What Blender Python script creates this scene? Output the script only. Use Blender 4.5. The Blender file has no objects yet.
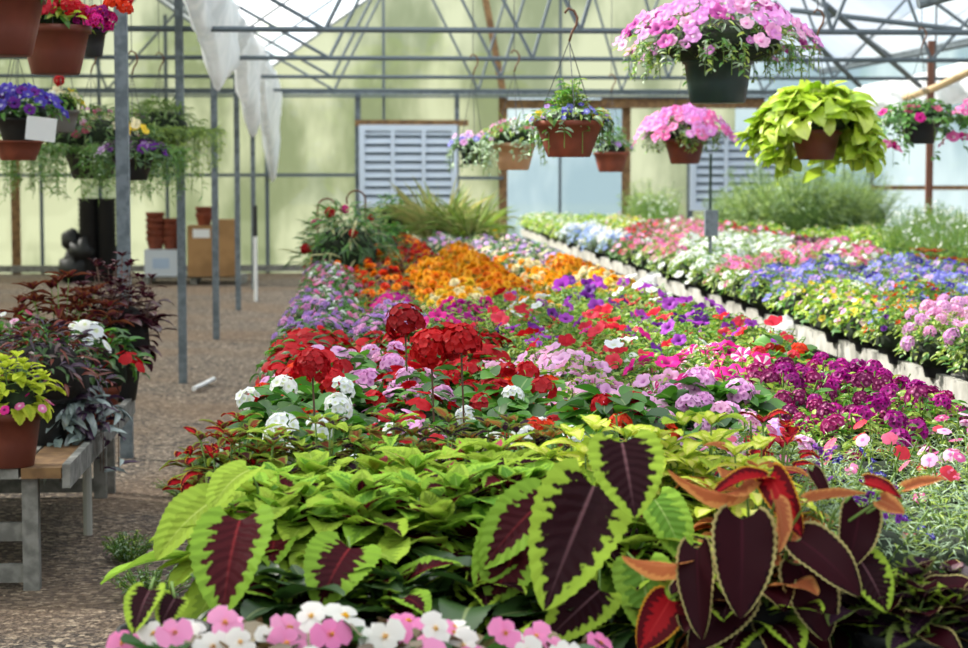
import bpy, math, random
import numpy as np
from mathutils import Matrix, Vector
random.seed(7); rng = np.random.default_rng(7)
R = random.random
def U(a, b): return a + (b - a) * random.random()
C = bpy.context.scene.collection
# ------------------------------------------------------------------ camera
F = 2000.0; EYE = 1.6
PITCH = math.atan(156 / F); YAW = math.atan(138 / F * math.cos(PITCH))
cam_d = bpy.data.cameras.new('camera'); cam = bpy.data.objects.new('camera', cam_d); C.objects.link(cam)
cam.location = (0, 0, EYE); cam.rotation_euler = (math.pi / 2 - PITCH, 0, -YAW)
cam_d.sensor_width = 36; cam_d.lens = F / 968 * 36; cam_d.clip_start = .1; cam_d.clip_end = 500
cam_d.dof.use_dof = True; cam_d.dof.focus_distance = 5.6; cam_d.dof.aperture_fstop = 5.6
bpy.context.scene.camera = cam
RM = cam.rotation_euler.to_matrix(); RMT = RM.transposed()
def ray(px, py): return RM @ Vector(((px - 484) / F, -(py - 324) / F, -1))
def at(px, py, Y):
    r = ray(px, py); return Vector((0, 0, EYE)) + r * (Y / r.y)
def pix(p):
    l = RMT @ (Vector(p) - Vector((0, 0, EYE))); return 484 + F * l.x / -l.z, 324 - F * l.y / -l.z
# ------------------------------------------------------------------ materials
def lin(h):
    h = h.lstrip('#'); c = [int(h[i:i + 2], 16) / 255 for i in (0, 2, 4)]
    return tuple(((x + .055) / 1.055) ** 2.4 if x > .04045 else x / 12.92 for x in c) + (1,)
class NT:
    def __init__(s, name):
        s.m = bpy.data.materials.new(name); s.m.use_nodes = True; s.t = s.m.node_tree; s.t.nodes.clear()
        s.out = s.n('ShaderNodeOutputMaterial')
    def n(s, t, **k):
        o = s.t.nodes.new(t)
        for a, v in k.items(): setattr(o, a, v)
        return o
    def l(s, a, b): s.t.links.new(a, b)
    def put(s, sock, v):
        if isinstance(v, bpy.types.NodeSocket): s.l(v, sock)
        else: sock.default_value = v
    def math(s, op, a, b=0.0, clamp=False):
        o = s.n('ShaderNodeMath', operation=op, use_clamp=clamp); s.put(o.inputs[0], a); s.put(o.inputs[1], b); return o.outputs[0]
    def mix(s, f, a, b):
        o = s.n('ShaderNodeMix', data_type='RGBA'); s.put(o.inputs['Factor'], f); s.put(o.inputs[6], a); s.put(o.inputs[7], b); return o.outputs[2]
    def step(s, v, a, b):
        o = s.n('ShaderNodeMapRange', interpolation_type='SMOOTHSTEP'); s.put(o.inputs[0], v)
        o.inputs[1].default_value = a; o.inputs[2].default_value = b; return o.outputs[0]
    def noise(s, scale, detail=2, vec=None):
        o = s.n('ShaderNodeTexNoise'); o.inputs['Scale'].default_value = scale; o.inputs['Detail'].default_value = detail
        if vec is None: vec = s.n('ShaderNodeTexCoord').outputs['Object']
        s.l(vec, o.inputs['Vector']); return o.outputs[0]
    def lf(s):
        a = s.n('ShaderNodeAttribute', attribute_name='lf'); x = s.n('ShaderNodeSeparateXYZ'); s.l(a.outputs['Vector'], x.inputs[0]); return x.outputs
    def finish(s, col, transl=.35, gloss=.05, rough=.4, bump=None):
        d = s.n('ShaderNodeBsdfDiffuse'); s.put(d.inputs[0], col); t = s.n('ShaderNodeBsdfTranslucent'); s.put(t.inputs[0], col)
        m = s.n('ShaderNodeMixShader'); m.inputs[0].default_value = transl; s.l(d.outputs[0], m.inputs[1]); s.l(t.outputs[0], m.inputs[2])
        g = s.n('ShaderNodeBsdfGlossy'); g.inputs['Roughness'].default_value = rough
        m2 = s.n('ShaderNodeMixShader'); m2.inputs[0].default_value = gloss; s.l(m.outputs[0], m2.inputs[1]); s.l(g.outputs[0], m2.inputs[2])
        if bump is not None:
            b = s.n('ShaderNodeBump'); b.inputs['Strength'].default_value = .25; b.inputs['Distance'].default_value = .006; s.l(bump, b.inputs['Height'])
            s.l(b.outputs[0], d.inputs['Normal']); s.l(b.outputs[0], g.inputs['Normal'])
        s.l(m2.outputs[0], s.out.inputs[0]); return s.m
MAT = {}
def leafmat(name, a, b, transl=.4, gloss=.06):
    k = 'leaf_' + name
    if k not in MAT:
        t = NT(k); u, v, r = t.lf(); c = t.mix(r, lin(a), lin(b))
        mid = t.math('SUBTRACT', 1.0, t.step(t.math('ABSOLUTE', v), 0.0, .12)); c = t.mix(t.math('MULTIPLY', mid, .25), c, lin('dfe8a0'))
        MAT[k] = t.finish(c, transl, gloss, .45)
    return MAT[k]
def coleusmat(name, cen, edge, thr=.6, cen2=None, vein='c07090', rim=None, transl=.35):
    k = 'coleus_' + name
    if k not in MAT:
        t = NT(k); u, v, r = t.lf(); av = t.math('ABSOLUTE', v)
        geo = t.n('ShaderNodeTexCoord').outputs['Object']
        ray_ = t.math('SINE', t.math('MULTIPLY', t.math('ADD', t.math('SUBTRACT', u, t.math('MULTIPLY', av, .22)), t.math('MULTIPLY', t.noise(25, 2, geo), .12)), 58.0))
        ns = t.math('MULTIPLY', t.math('SUBTRACT', t.noise(60, 3, geo), .5), .7)
        e = t.math('ADD', t.math('ADD', av, t.math('MULTIPLY', t.math('MAXIMUM', t.math('SUBTRACT', u, .62), 0.0), 1.1)), t.math('ADD', ns, t.math('MULTIPLY', ray_, .085)))
        e = t.math('ADD', e, t.math('MULTIPLY', t.math('SUBTRACT', r, .5), .25))
        cc = t.mix(r, lin(cen), lin(cen2 or cen))
        mid = t.math('SUBTRACT', 1.0, t.step(av, 0.0, .07)); cc = t.mix(t.math('MULTIPLY', t.math('MULTIPLY', mid, t.math('SUBTRACT', 1.0, u)), .55), cc, lin(vein))
        c = t.mix(t.step(e, thr - .05, thr + .05), cc, lin(edge))
        if rim: c = t.mix(t.step(av, .88, .95), c, lin(rim))
        MAT[k] = t.finish(c, transl, .007, .5, None if thr > .85 or rim else ray_)
    return MAT[k]
def petal(name, a, b, throat=None, star=None, transl=.4):
    k = 'petal_' + name
    if k not in MAT:
        t = NT(k); u, v, r = t.lf(); oi = t.n('ShaderNodeObjectInfo').outputs['Random']
        c = t.mix(t.math('FRACT', t.math('ADD', r, oi)), lin(a), lin(b))
        if star:
            w = t.step(t.math('COSINE', t.math('MULTIPLY', v, 5.0)), .25, .6); c = t.mix(w, c, lin(star))
        if throat: c = t.mix(t.math('SUBTRACT', 1.0, t.step(u, .12, .4)), c, lin(throat))
        MAT[k] = t.finish(c, transl, .02, .5)
    return MAT[k]
def plain(name, col, rough=.6, metal=0, col2=None, scale=8, bump=0):
    if name not in MAT:
        t = NT(name); p = t.n('ShaderNodeBsdfPrincipled'); p.inputs['Roughness'].default_value = rough; p.inputs['Metallic'].default_value = metal
        if col2:
            nz = t.noise(scale, 4); t.l(t.mix(t.step(nz, .35, .65), lin(col), lin(col2)), p.inputs['Base Color'])
            if bump:
                b = t.n('ShaderNodeBump'); b.inputs['Strength'].default_value = bump; b.inputs['Distance'].default_value = .01; t.l(nz, b.inputs['Height']); t.l(b.outputs[0], p.inputs['Normal'])
        else: p.inputs['Base Color'].default_value = lin(col)
        t.l(p.outputs[0], t.out.inputs[0]); MAT[name] = t.m
    return MAT[name]
def film(name, a, b, clear, scale=.6, transl=.7, stretch=(1, 1, .4)):
    if name not in MAT:
        t = NT(name); co = t.n('ShaderNodeTexCoord').outputs['Object']; mp = t.n('ShaderNodeMapping'); mp.inputs['Scale'].default_value = stretch; t.l(co, mp.inputs[0])
        nz = t.noise(scale, 4, mp.outputs[0]); c = t.mix(t.step(nz, .38, .62), lin(a), lin(b))
        d = t.n('ShaderNodeBsdfDiffuse'); t.l(c, d.inputs[0]); tr = t.n('ShaderNodeBsdfTranslucent'); t.l(c, tr.inputs[0])
        m = t.n('ShaderNodeMixShader'); m.inputs[0].default_value = transl; t.l(d.outputs[0], m.inputs[1]); t.l(tr.outputs[0], m.inputs[2])
        tp = t.n('ShaderNodeBsdfTransparent'); m2 = t.n('ShaderNodeMixShader')
        t.l(t.math('MULTIPLY', t.step(nz, .2, .8), clear * 2), m2.inputs[0]) if False else setattr(m2.inputs[0], 'default_value', clear)
        t.l(m.outputs[0], m2.inputs[1]); t.l(tp.outputs[0], m2.inputs[2]); t.l(m2.outputs[0], t.out.inputs[0]); MAT[name] = t.m
    return MAT[name]
STEEL = plain('galvanised_steel', '737d84', .6, 0, '59636a', 20)
PIPE = plain('dull_grey_pipe', '59646b', .7, 0)
WOOD = plain('brown_wood', '8a6a45', .8, 0, '6b4e32', 14, .3)
GREYWOOD = plain('weathered_grey_wood', '8f8e88', .85, 0, '6c6b66', 18, .4)
WHITEWOOD = plain('white_painted_wood', 'bab8b0', .6, 0, '9a988f', 9, .2)
TERRA = plain('terracotta_plastic', '74392a', .5, 0, '632f22', 6)
TERRA2 = plain('clay_terracotta', '8c4630', .7, 0, '733826', 9)
TAN = plain('tan_plastic', 'b58f6e', .5); DKGREEN = plain('dark_green_plastic', '1e3532', .4); BLACK = plain('black_plastic', '17181a', .5)
GREY = plain('grey_plastic', '6d6a66', .6); SOIL = plain('dark_soil', '2a1d14', .95, 0, '150e0a', 60, .5)
WIRE = plain('hanger_wire', '4a4d50', .5, .5); RUST = plain('rusty_hook', '6b4a36', .7, .2)
CARD = plain('cardboard', 'a98256', .9, 0, '8f6c46', 3); WHITE = plain('white_plastic', 'e9ebec', .4); STEMG = plain('green_stem', '5f7f2c', .6); STEMD = plain('brown_stem', '5a4030', .7)
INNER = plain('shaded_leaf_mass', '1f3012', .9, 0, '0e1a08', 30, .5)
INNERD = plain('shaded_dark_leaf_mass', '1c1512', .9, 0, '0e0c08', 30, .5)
# ------------------------------------------------------------------ mesh builder
class MB:
    def __init__(s): s.V = []; s.F = []; s.A = []; s.MI = []; s.mats = []; s.n = 0
    def mi(s, m):
        if m not in s.mats: s.mats.append(m)
        return s.mats.index(m)
    def add(s, T, M, mat, rnd=None):
        V, Fc, A = T
        if M is not None:
            m = np.array(M); V = V @ m[:3, :3].T + m[:3, 3]
        A = A.copy(); A[:, 2] = R() if rnd is None else rnd
        s.V.append(V); s.A.append(A); i = s.mi(mat)
        for f in Fc: s.F.append(tuple(x + s.n for x in f))
        s.MI += [i] * len(Fc); s.n += len(V)
    def raw(s, V, Fc, mat):
        V = np.array(V, float); s.add((V, Fc, np.zeros((len(V), 3))), None, mat)
    def box(s, c, d, mat, rz=0, M=None):
        x, y, z = [q / 2 for q in d]; V = np.array([(a * x, b * y, e * z) for a in (-1, 1) for b in (-1, 1) for e in (-1, 1)], float)
        ca, sa = math.cos(rz), math.sin(rz); V = V @ np.array([[ca, sa, 0], [-sa, ca, 0], [0, 0, 1]]) + np.array(c)
        s.raw(V, [(0, 1, 3, 2), (4, 6, 7, 5), (0, 4, 5, 1), (2, 3, 7, 6), (0, 2, 6, 4), (1, 5, 7, 3)], mat)
    def tube(s, P, r, mat, k=6, cap=True):
        P = [Vector(p) for p in P]; V = []; rr = r if isinstance(r, (list, tuple)) else [r] * len(P)
        for i, p in enumerate(P):
            t = (P[min(i + 1, len(P) - 1)] - P[max(i - 1, 0)]).normalized()
            a = t.cross(Vector((0, 0, 1)) if abs(t.z) < .9 else Vector((1, 0, 0))).normalized(); b = t.cross(a)
            for j in range(k):
                q = 2 * math.pi * j / k; V.append(p + (a * math.cos(q) + b * math.sin(q)) * rr[i])
        Fc = [(i * k + j, i * k + (j + 1) % k, (i + 1) * k + (j + 1) % k, (i + 1) * k + j) for i in range(len(P) - 1) for j in range(k)]
        if cap: Fc += [tuple(range(k))[::-1], tuple((len(P) - 1) * k + j for j in range(k))]
        s.raw([tuple(v) for v in V], Fc, mat)
    def lathe(s, prof, mat, k=32, rib=0, nr=24, c=(0, 0, 0)):
        V = []
        for (r, z) in prof:
            for j in range(k):
                q = 2 * math.pi * j / k; rr = r * (1 + (rib if 0 < z < prof[3][1] * .98 else 0) * (1 if j % 2 else -1)); V.append((c[0] + rr * math.cos(q), c[1] + rr * math.sin(q), c[2] + z))
        n = len(prof); Fc = [(i * k + j, i * k + (j + 1) % k, (i + 1) * k + (j + 1) % k, (i + 1) * k + j) for i in range(n - 1) for j in range(k)]
        Fc.append(tuple(range(k))[::-1]); s.raw(V, Fc, mat)
    def mesh(s, name, smooth=True):
        me = bpy.data.meshes.new(name); V = np.concatenate(s.V); A = np.concatenate(s.A)
        me.from_pydata(V.tolist(), [], s.F)
        for m in s.mats: me.materials.append(m)
        me.polygons.foreach_set('material_index', s.MI)
        if smooth: me.polygons.foreach_set('use_smooth', [True] * len(s.F))
        at_ = me.attributes.new('lf', 'FLOAT_VECTOR', 'POINT'); at_.data.foreach_set('vector', A.astype(np.float32).ravel()); me.update(); return me
    def obj(s, name, parent=None, smooth=False): return link(name, s.mesh(name, smooth), parent)
def link(name, me, parent=None, loc=None, rot=None, scale=None):
    o = bpy.data.objects.new(name, me); C.objects.link(o)
    if parent: o.parent = parent
    if loc is not None: o.location = loc
    if rot is not None: o.rotation_euler = rot
    if scale is not None: o.scale = (scale,) * 3 if isinstance(scale, (int, float)) else scale
    return o
def tag(o, label=None, cat=None, group=None, kind=None):
    if label: o['label'] = label
    if cat: o['category'] = cat
    if group: o['group'] = group
    if kind: o['kind'] = kind
    return o
def thing(name, label, cat, loc=(0, 0, 0), rz=0, group=None, kind=None, sc=1):
    o = link(name, None, None, loc, (0, 0, rz)); o.empty_display_size = .05; o.scale = (sc,) * 3
    return tag(o, label, cat, group, kind)
def fr(pos, axis, nrm, sx, sy=None, sz=None):
    sy = sx if sy is None else sy; sz = sy if sz is None else sz
    y = Vector(axis).normalized(); n = Vector(nrm); x = y.cross(n)
    if x.length < 1e-4: x = y.cross(Vector((.3, .5, .8)))
    x.normalize(); z = x.cross(y); M = np.eye(4)
    M[:3, 0] = np.array(x) * sx; M[:3, 1] = np.array(y) * sy; M[:3, 2] = np.array(z) * sz; M[:3, 3] = np.array(pos); return M
# ------------------------------------------------------------------ templates (leaf along +Y, face +Z, unit length, width 1 = half-width .5)
def leafT(n=5, m=2, shape='ovate', droop=.8, cup=.12, serr=0, wave=0):
    V = []; A = []; y = z = 0.0; mm = 2 * m + 1
    for i in range(n + 1):
        t = i / n; a = -droop * (t - .25)
        if i: y += math.cos(a) / n; z += math.sin(a) / n
        w = {'ovate': 1.95 * (t + .01) ** .6 * (1.0001 - t) ** .8, 'heart': 1.75 * (t + .02) ** .32 * (1.0001 - t) ** .75, 'lance': .9 * (t + .03) ** .5 * (1.0001 - t) ** .8,
             'round': 2 * math.sqrt(max(0, (t + .02) * (1.02 - t))), 'petal': 2.1 * (t + .03) ** .9 * (1.03 - t) ** .42}[shape] * .5
        for j in range(mm):
            v = (j - m) / m; ww = w
            if abs(v) == 1 and serr: ww = w * (1 + serr * (1 if i % 2 else -1))
            back = -.12 * abs(v) ** 2 * (1 - t) ** 2 if shape == 'heart' else 0
            zz = cup * abs(v) ** 1.3 * (w * 2) + wave * math.sin(t * 14 + (2 if v > 0 else 0)) * v * v
            V.append((v * ww, y + back - (math.sin(a)) * zz, z + math.cos(a) * zz)); A.append((t, v, 0))
    Fc = [(i * mm + j, i * mm + j + 1, (i + 1) * mm + j + 1, (i + 1) * mm + j) for i in range(n) for j in range(mm - 1)]
    return np.array(V), Fc, np.array(A, float)
def comb(parts):
    V = []; Fc = []; A = []; n = 0
    for (T, M) in parts:
        m = np.array(M); v = T[0] @ m[:3, :3].T + m[:3, 3]; V.append(v); A.append(T[2]); Fc += [tuple(x + n for x in f) for f in T[1]]; n += len(v)
    return np.concatenate(V), Fc, np.concatenate(A)
def petuniaT(seed=0):
    rr = random.Random(seed); V = [(0, 0, -.55)]; A = [(0, 0, 0)]; k = 30
    for (r, z) in ((.16, -.45), (.32, -.14), (.68, .0), (1, -.03)):
        for j in range(k):
            q = 2 * math.pi * j / k; f = 1 + (.13 * abs(math.cos(2.5 * q)) ** .6 - .08) * r * 1.3
            V.append((r * f * math.cos(q), r * f * math.sin(q), z + .1 * r * r * math.cos(5 * q) + rr.uniform(-.05, .05) * r)); A.append((r, q, 0))
    Fc = [(0, 1 + j, 1 + (j + 1) % k) for j in range(k)]
    for i in range(3): Fc += [(1 + i * k + j, 1 + (i + 1) * k + j, 1 + (i + 1) * k + (j + 1) % k, 1 + i * k + (j + 1) % k) for j in range(k)]
    return np.array(V), Fc, np.array(A, float)
PET = leafT(3, 1, 'petal', .5, -.05); PET2 = leafT(2, 1, 'petal', .3, 0)
KITE = (np.array([(0, 0, 0), (.42, .6, .06), (0, 1, 0), (-.42, .6, .06)]), [(0, 1, 2, 3)], np.array([(0, 0, 0), (.6, .5, 0), (1, 0, 0), (.6, -.5, 0)], float))
def impatT(seed=0):
    rr = random.Random(seed)
    return comb([(PET, fr((0, 0, .02 * i), (math.cos(i * 1.2566 + rr.uniform(-.1, .1)), math.sin(i * 1.2566), .12), (0, 0, 1), 1.15, 1.0)) for i in range(5)])
def sphere_dirs(n, zmin=-.3):
    out = []; g = math.pi * (3 - 5 ** .5)
    for i in range(n):
        z = 1 - (1 - zmin) * (i + .5) / n; r = math.sqrt(1 - z * z); out.append(Vector((r * math.cos(g * i), r * math.sin(g * i), z)))
    return out
def floretT(T=KITE, tilt=.25, n=5): return comb([(T, fr((0, 0, 0), (math.cos(i * 2 * math.pi / n), math.sin(i * 2 * math.pi / n), tilt), (0, 0, 1), 1.25, 1)) for i in range(n)])
FLORET = floretT()
def normM(p, n, s, spin=0):
    n = Vector(n).normalized(); a = n.cross(Vector((math.cos(spin), math.sin(spin), .37)))
    if a.length < 1e-3: a = n.cross(Vector((0, 1, 0)))
    return fr(p, a, n, s)
def geraniumT(seed=0, n=34, zmin=-.35, fs=.36):
    rr = random.Random(seed); P = []
    for d in sphere_dirs(n, zmin):
        d2 = (d + Vector((rr.uniform(-.15, .15), rr.uniform(-.15, .15), rr.uniform(-.15, .15)))).normalized()
        P.append((FLORET, normM(tuple(d2 * rr.uniform(.72, .95)), d2, fs * rr.uniform(.85, 1.15), rr.uniform(0, 6))))
    return comb(P)
def marigoldT(seed=0):
    P = []; rr = random.Random(seed)
    for ring, (n, el, L, z) in enumerate(((11, .05, 1, 0), (10, .45, .82, .1), (8, .9, .62, .18), (5, 1.25, .45, .25))):
        for i in range(n):
            q = 2 * math.pi * (i + ring * .4) / n + rr.uniform(-.1, .1); a = (math.cos(q) * math.cos(el), math.sin(q) * math.cos(el), math.sin(el))
            P.append((PET2, fr((0, 0, z), a, (-math.cos(q) * math.sin(el), -math.sin(q) * math.sin(el), math.cos(el)), .55, L)))
    return comb(P)
def sprayT(seed=0, n=9, fs=.3):
    rr = random.Random(seed); P = []
    for i in range(n):
        q = rr.uniform(0, 6.28); r = rr.uniform(0, 1) ** .5; P.append((FLORET, normM((r * math.cos(q), r * math.sin(q), rr.uniform(-.2, .3)), (rr.uniform(-.6, .6), rr.uniform(-.6, .6), 1), fs, rr.uniform(0, 6))))
    return comb(P)
def puffT(seed=0):
    P = []; rr = random.Random(seed)
    for b in range(5):
        q = b * 1.2566; c = Vector((math.cos(q) * .5, math.sin(q) * .5, rr.uniform(0, .2)))
        for d in sphere_dirs(16, -.2): P.append((KITE, fr(tuple(c), tuple(d), (d.y, -d.x, .4), .35, .48 * rr.uniform(.8, 1.1))))
    return comb(P)
FT = {'petunia': [petuniaT(i) for i in range(3)], 'impatiens': [impatT(i) for i in range(3)], 'geranium': [geraniumT(i, 80, -.45, .25) for i in range(3)], 'verbena': [geraniumT(9 + i, 18, .1, .42) for i in range(2)],
      'marigold': [marigoldT(i) for i in range(2)], 'spray': [sprayT(i) for i in range(3)], 'puff': [puffT(i) for i in range(2)]}
# droopy begonia: two big and two small petals
FT['begonia'] = [comb([(PET, fr((0, 0, 0), (1, 0, .2), (0, 0, 1), 1.3, 1)), (PET, fr((0, 0, 0), (-1, .1, .2), (0, 0, 1), 1.3, 1)), (PET, fr((0, 0, .05), (0, 1, .3), (0, 0, 1), .8, .75)), (PET, fr((0, 0, .05), (.1, -1, .3), (0, 0, 1), .8, .75))])]
FM = {}
def flower_mesh(kind, mat, i):
    T = FT[kind]; i %= len(T); k = (kind, mat.name, i)
    if k not in FM:
        b = MB(); b.add(T[i], None, mat, .0)
        A = b.A[0]; A[:, 2] = 0
        if kind == 'begonia': b.add(comb([(KITE, fr((0, 0, .05), tuple(d), (d.y, -d.x, .3), .2, .22)) for d in sphere_dirs(10, 0)]), None, petal('yellow_eye', 'f2c52a', 'd99a12'), .5)
        FM[k] = b.mesh(kind + '_flower')
    return FM[k]
# ------------------------------------------------------------------ foliage
L_OV = [leafT(4, 1, 'ovate', d, .12) for d in (.5, 1.0, 1.5)]; L_RD = [leafT(4, 1, 'round', d, .18) for d in (.3, .9)]; L_LA = [leafT(3, 1, 'lance', d, .1) for d in (.4, 1.2)]
L_HT = [leafT(7, 2, 'heart', d, .14, .05, .02) for d in (.6, 1.1, 1.7)]
L_BIG = [leafT(26, 4, 'heart', d, .1, .035, .02) for d in (.5, .9, 1.3)]
L_COL = [leafT(14, 3, 'ovate', d, .1, .09, .015) for d in (.6, 1.1, 1.6)]
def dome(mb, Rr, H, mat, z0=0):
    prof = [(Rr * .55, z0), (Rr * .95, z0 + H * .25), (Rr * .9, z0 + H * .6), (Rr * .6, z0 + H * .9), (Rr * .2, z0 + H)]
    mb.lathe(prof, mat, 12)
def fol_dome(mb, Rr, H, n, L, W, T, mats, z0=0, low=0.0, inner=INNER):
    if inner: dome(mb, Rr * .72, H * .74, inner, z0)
    for i in range(n):
        q = U(0, 6.283); rho = math.sqrt(U(0, 1)); k = U(.78, 1.05)
        p = (Rr * rho * math.cos(q) * k, Rr * rho * math.sin(q) * k, z0 + (H - low) * math.sqrt(max(0, 1 - rho * rho * .95)) * k + low * (1 - rho))
        el = U(-.2, .9) - rho * .5; a = q + U(-.9, .9); ax = (math.cos(a) * math.cos(el), math.sin(a) * math.cos(el), math.sin(el))
        nr = (math.cos(q) * rho * .9 + U(-.3, .3), math.sin(q) * rho * .9 + U(-.3, .3), .9)
        s = U(.7, 1.25); mb.add(random.choice(T), fr(p, ax, nr, L * W * s, L * s), random.choice(mats))
def fol_coleus(mb, Rr, H, ns, L, mats, T=None, W=.72, z0=0, nodes=4, stem=STEMG, inner=INNER, skirt=True):
    T = T or L_COL
    if inner: dome(mb, Rr * .6, H * .55, inner, z0)
    for s in range(ns):
        q = 2.4 * s + U(-.3, .3); rho = math.sqrt((s + .4) / ns); top = Vector((Rr * rho * math.cos(q) * .75, Rr * rho * math.sin(q) * .75, z0 + H * (1 - .35 * rho * rho) * U(.85, 1.0)))
        b = Vector((top.x * .35, top.y * .35, z0 - .02)); mb.tube([b, b.lerp(top, .5) + Vector((0, 0, .02)), top], [.004, .0035, .002], stem, 5)
        q0 = U(0, 3.14)
        for k in range(nodes):
            f = .4 + .6 * (k + 1) / nodes; p = b.lerp(top, f); a0 = q0 + k * math.pi / 2; sz = L * (1.08 - .14 * k) * U(.8, 1.15)
            for sgn in (0, math.pi):
                a = a0 + sgn + U(-.3, .3); el = U(.0, .35) + (.25 if k == nodes - 1 else 0); ax = Vector((math.cos(a) * math.cos(el), math.sin(a) * math.cos(el), math.sin(el)))
                o = p + ax * .015 * (nodes - k); mb.tube([p, o + Vector((0, 0, .004))], .0016, stem, 4, False)
                mb.add(random.choice(T), fr(o, ax, (U(-.2, .2), U(-.2, .2), 1), sz * W, sz), random.choice(mats))
        if skirt:
            for j in range(2):
                a = U(0, 6.283); mb.add(T[-1], fr((Rr * .5 * math.cos(a), Rr * .5 * math.sin(a), z0 + U(.02, H * .45)), (math.cos(a), math.sin(a), U(-.35, .2)), (math.cos(a) * .5, math.sin(a) * .5, 1), L * W * U(.8, 1.1), L * U(.8, 1.1)), random.choice(mats))
        for sgn in range(4):
            a = q0 + sgn * math.pi / 2 + .7; mb.add(T[0], fr(top, (math.cos(a) * .6, math.sin(a) * .6, .6), (-math.cos(a), -math.sin(a), 1), L * .3, L * .42), random.choice(mats))
def fol_strands(mb, Rr, n, Lmin, Lmax, lL, lW, T, mats, up=.12, z0=0, stem=STEMG, leaves=10, out=1.0, front=0):
    for i in range(n):
        q = U(-math.pi / 2 + front, 1.5 * math.pi - front); Ls = U(Lmin, Lmax); pts = []; r0 = Rr * U(.1, .7); o = U(.6, 1.1) * out
        for k in range(7):
            t = k / 6; pts.append(Vector(((r0 + o * Rr * 1.1 * min(1, t * 1.8) ** .8) * math.cos(q), (r0 + o * Rr * 1.1 * min(1, t * 1.8) ** .8) * math.sin(q), z0 + up * 4 * t * (1 - t) * 1.2 - Ls * t * t)))
        mb.tube(pts, .0018, stem, 4, False)
        for j in range(leaves):
            t = U(.15, 1) * 6; k = min(5, int(t)); p = pts[k].lerp(pts[k + 1], t - k); a = q + U(-1.6, 1.6)
            mb.add(random.choice(T), fr(p, (math.cos(a), math.sin(a), U(-.7, .5)), (math.cos(q) * .6, math.sin(q) * .6, .8), lL * lW * U(.7, 1.2), lL * U(.7, 1.2)), random.choice(mats))
def fol_upright(mb, Rr, H, n, lL, lW, T, mats, z0=0, leaves=14, stem=STEMG, spread=.6):
    for i in range(n):
        q = U(0, 6.283); r = Rr * math.sqrt(R()); h = H * U(.6, 1.05) * (1 - .3 * (r / Rr) ** 2); b = Vector((r * .4 * math.cos(q), r * .4 * math.sin(q), z0)); t_ = Vector((r * (1 + spread * .3) * math.cos(q), r * (1 + spread * .3) * math.sin(q), z0 + h)); mid = b.lerp(t_, .5) + Vector((0, 0, h * .08))
        mb.tube([b, mid, t_], .0022, stem, 4, False)
        for j in range(leaves):
            t = U(.15, 1); p = b.lerp(t_, t); a = U(0, 6.283)
            mb.add(random.choice(T), fr(p, (math.cos(a), math.sin(a), U(-.1, .9)), (0, 0, 1), lL * lW * U(.7, 1.2), lL * U(.7, 1.3)), random.choice(mats))
def fol_blades(mb, Rr, H, n, mats, w=.05, z0=0):
    T = [leafT(6, 1, 'lance', d, .1) for d in (.5, 1.2, 2.0)]
    for i in range(n):
        q = U(0, 6.283); r = Rr * .25 * R(); el = U(.9, 1.45); mb.add(random.choice(T), fr((r * math.cos(q), r * math.sin(q), z0), (math.cos(q) * math.cos(el), math.sin(q) * math.cos(el), math.sin(el)), (-math.cos(q), -math.sin(q), .5), H * w, H * U(.6, 1.1)), random.choice(mats))
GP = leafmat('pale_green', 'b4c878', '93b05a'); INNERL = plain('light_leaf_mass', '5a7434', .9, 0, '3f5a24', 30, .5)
G1 = leafmat('fresh_green', '5f9a2c', '3f7a24'); G2 = leafmat('yellow_green', 'a9bf4a', '7fa038'); G3 = leafmat('dark_green', '2f5a26', '47702e'); GS = leafmat('silver_green', 'a9c09a', '7f9c78', .25); GL = leafmat('lime', 'c8dc46', '9cc230')
GB = leafmat('burgundy', '3a1220', '5a1a2a', .2, .1); GV = leafmat('dark_violet', '33203a', '4a2a4c', .2); GR = leafmat('rust', '8a3a26', '6a2418', .3); GSV = leafmat('silver_stripe', '9fb3b0', '3a4a4a', .15, .15)
FOL = {
 'impatiens': lambda m: fol_dome(m, .155, .2, 150, .05, .5, L_OV, [G1, G3, G3]),
 'geranium': lambda m: fol_dome(m, .16, .2, 110, .06, .95, L_RD, [G1, G3, G1]),
 'petunia': lambda m: (fol_dome(m, .165, .2, 260, .034, .5, L_OV, [G1, G2, G2]), fol_upright(m, .15, .24, 16, .03, .45, L_OV, [G1, G2])),
 'fine': lambda m: (fol_dome(m, .18, .18, 520, .03, .28, L_LA, [GS, G2, GS]), fol_upright(m, .14, .22, 26, .03, .3, L_LA, [GS, G2])),
 'marigold': lambda m: fol_dome(m, .16, .18, 200, .045, .3, L_LA, [G1, G3, G2]),
 'lime': lambda m: fol_dome(m, .16, .19, 170, .045, .6, L_OV, [GL, G2, G1]),
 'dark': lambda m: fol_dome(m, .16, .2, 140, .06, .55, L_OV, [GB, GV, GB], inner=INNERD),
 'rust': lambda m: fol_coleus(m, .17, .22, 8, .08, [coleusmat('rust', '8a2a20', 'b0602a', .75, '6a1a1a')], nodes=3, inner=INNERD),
 'tall': lambda m: (fol_dome(m, .2, .2, 120, .05, .45, L_OV, [G1, G2]), fol_upright(m, .22, .5, 34, .05, .25, L_LA, [G1, G2, GS])),
 'feather': lambda m: (fol_dome(m, .3, .42, 520, .07, .25, L_LA, [G2, GP, GS], inner=INNERL), fol_upright(m, .36, .62, 70, .07, .14, L_LA, [GP, GP, GS], leaves=28)),
 'grass': lambda m: fol_blades(m, .3, .5, 150, [G2, leafmat('straw', 'c9c27a', 'a9b060'), G1], .04),
}
FOLM = {}
def fol_mesh(kind, var):
    k = (kind, var)
    if k not in FOLM:
        m = MB(); FOL[kind](m); FOLM[k] = m.mesh(kind + '_foliage')
    return FOLM[k]
POTM = {}
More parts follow.
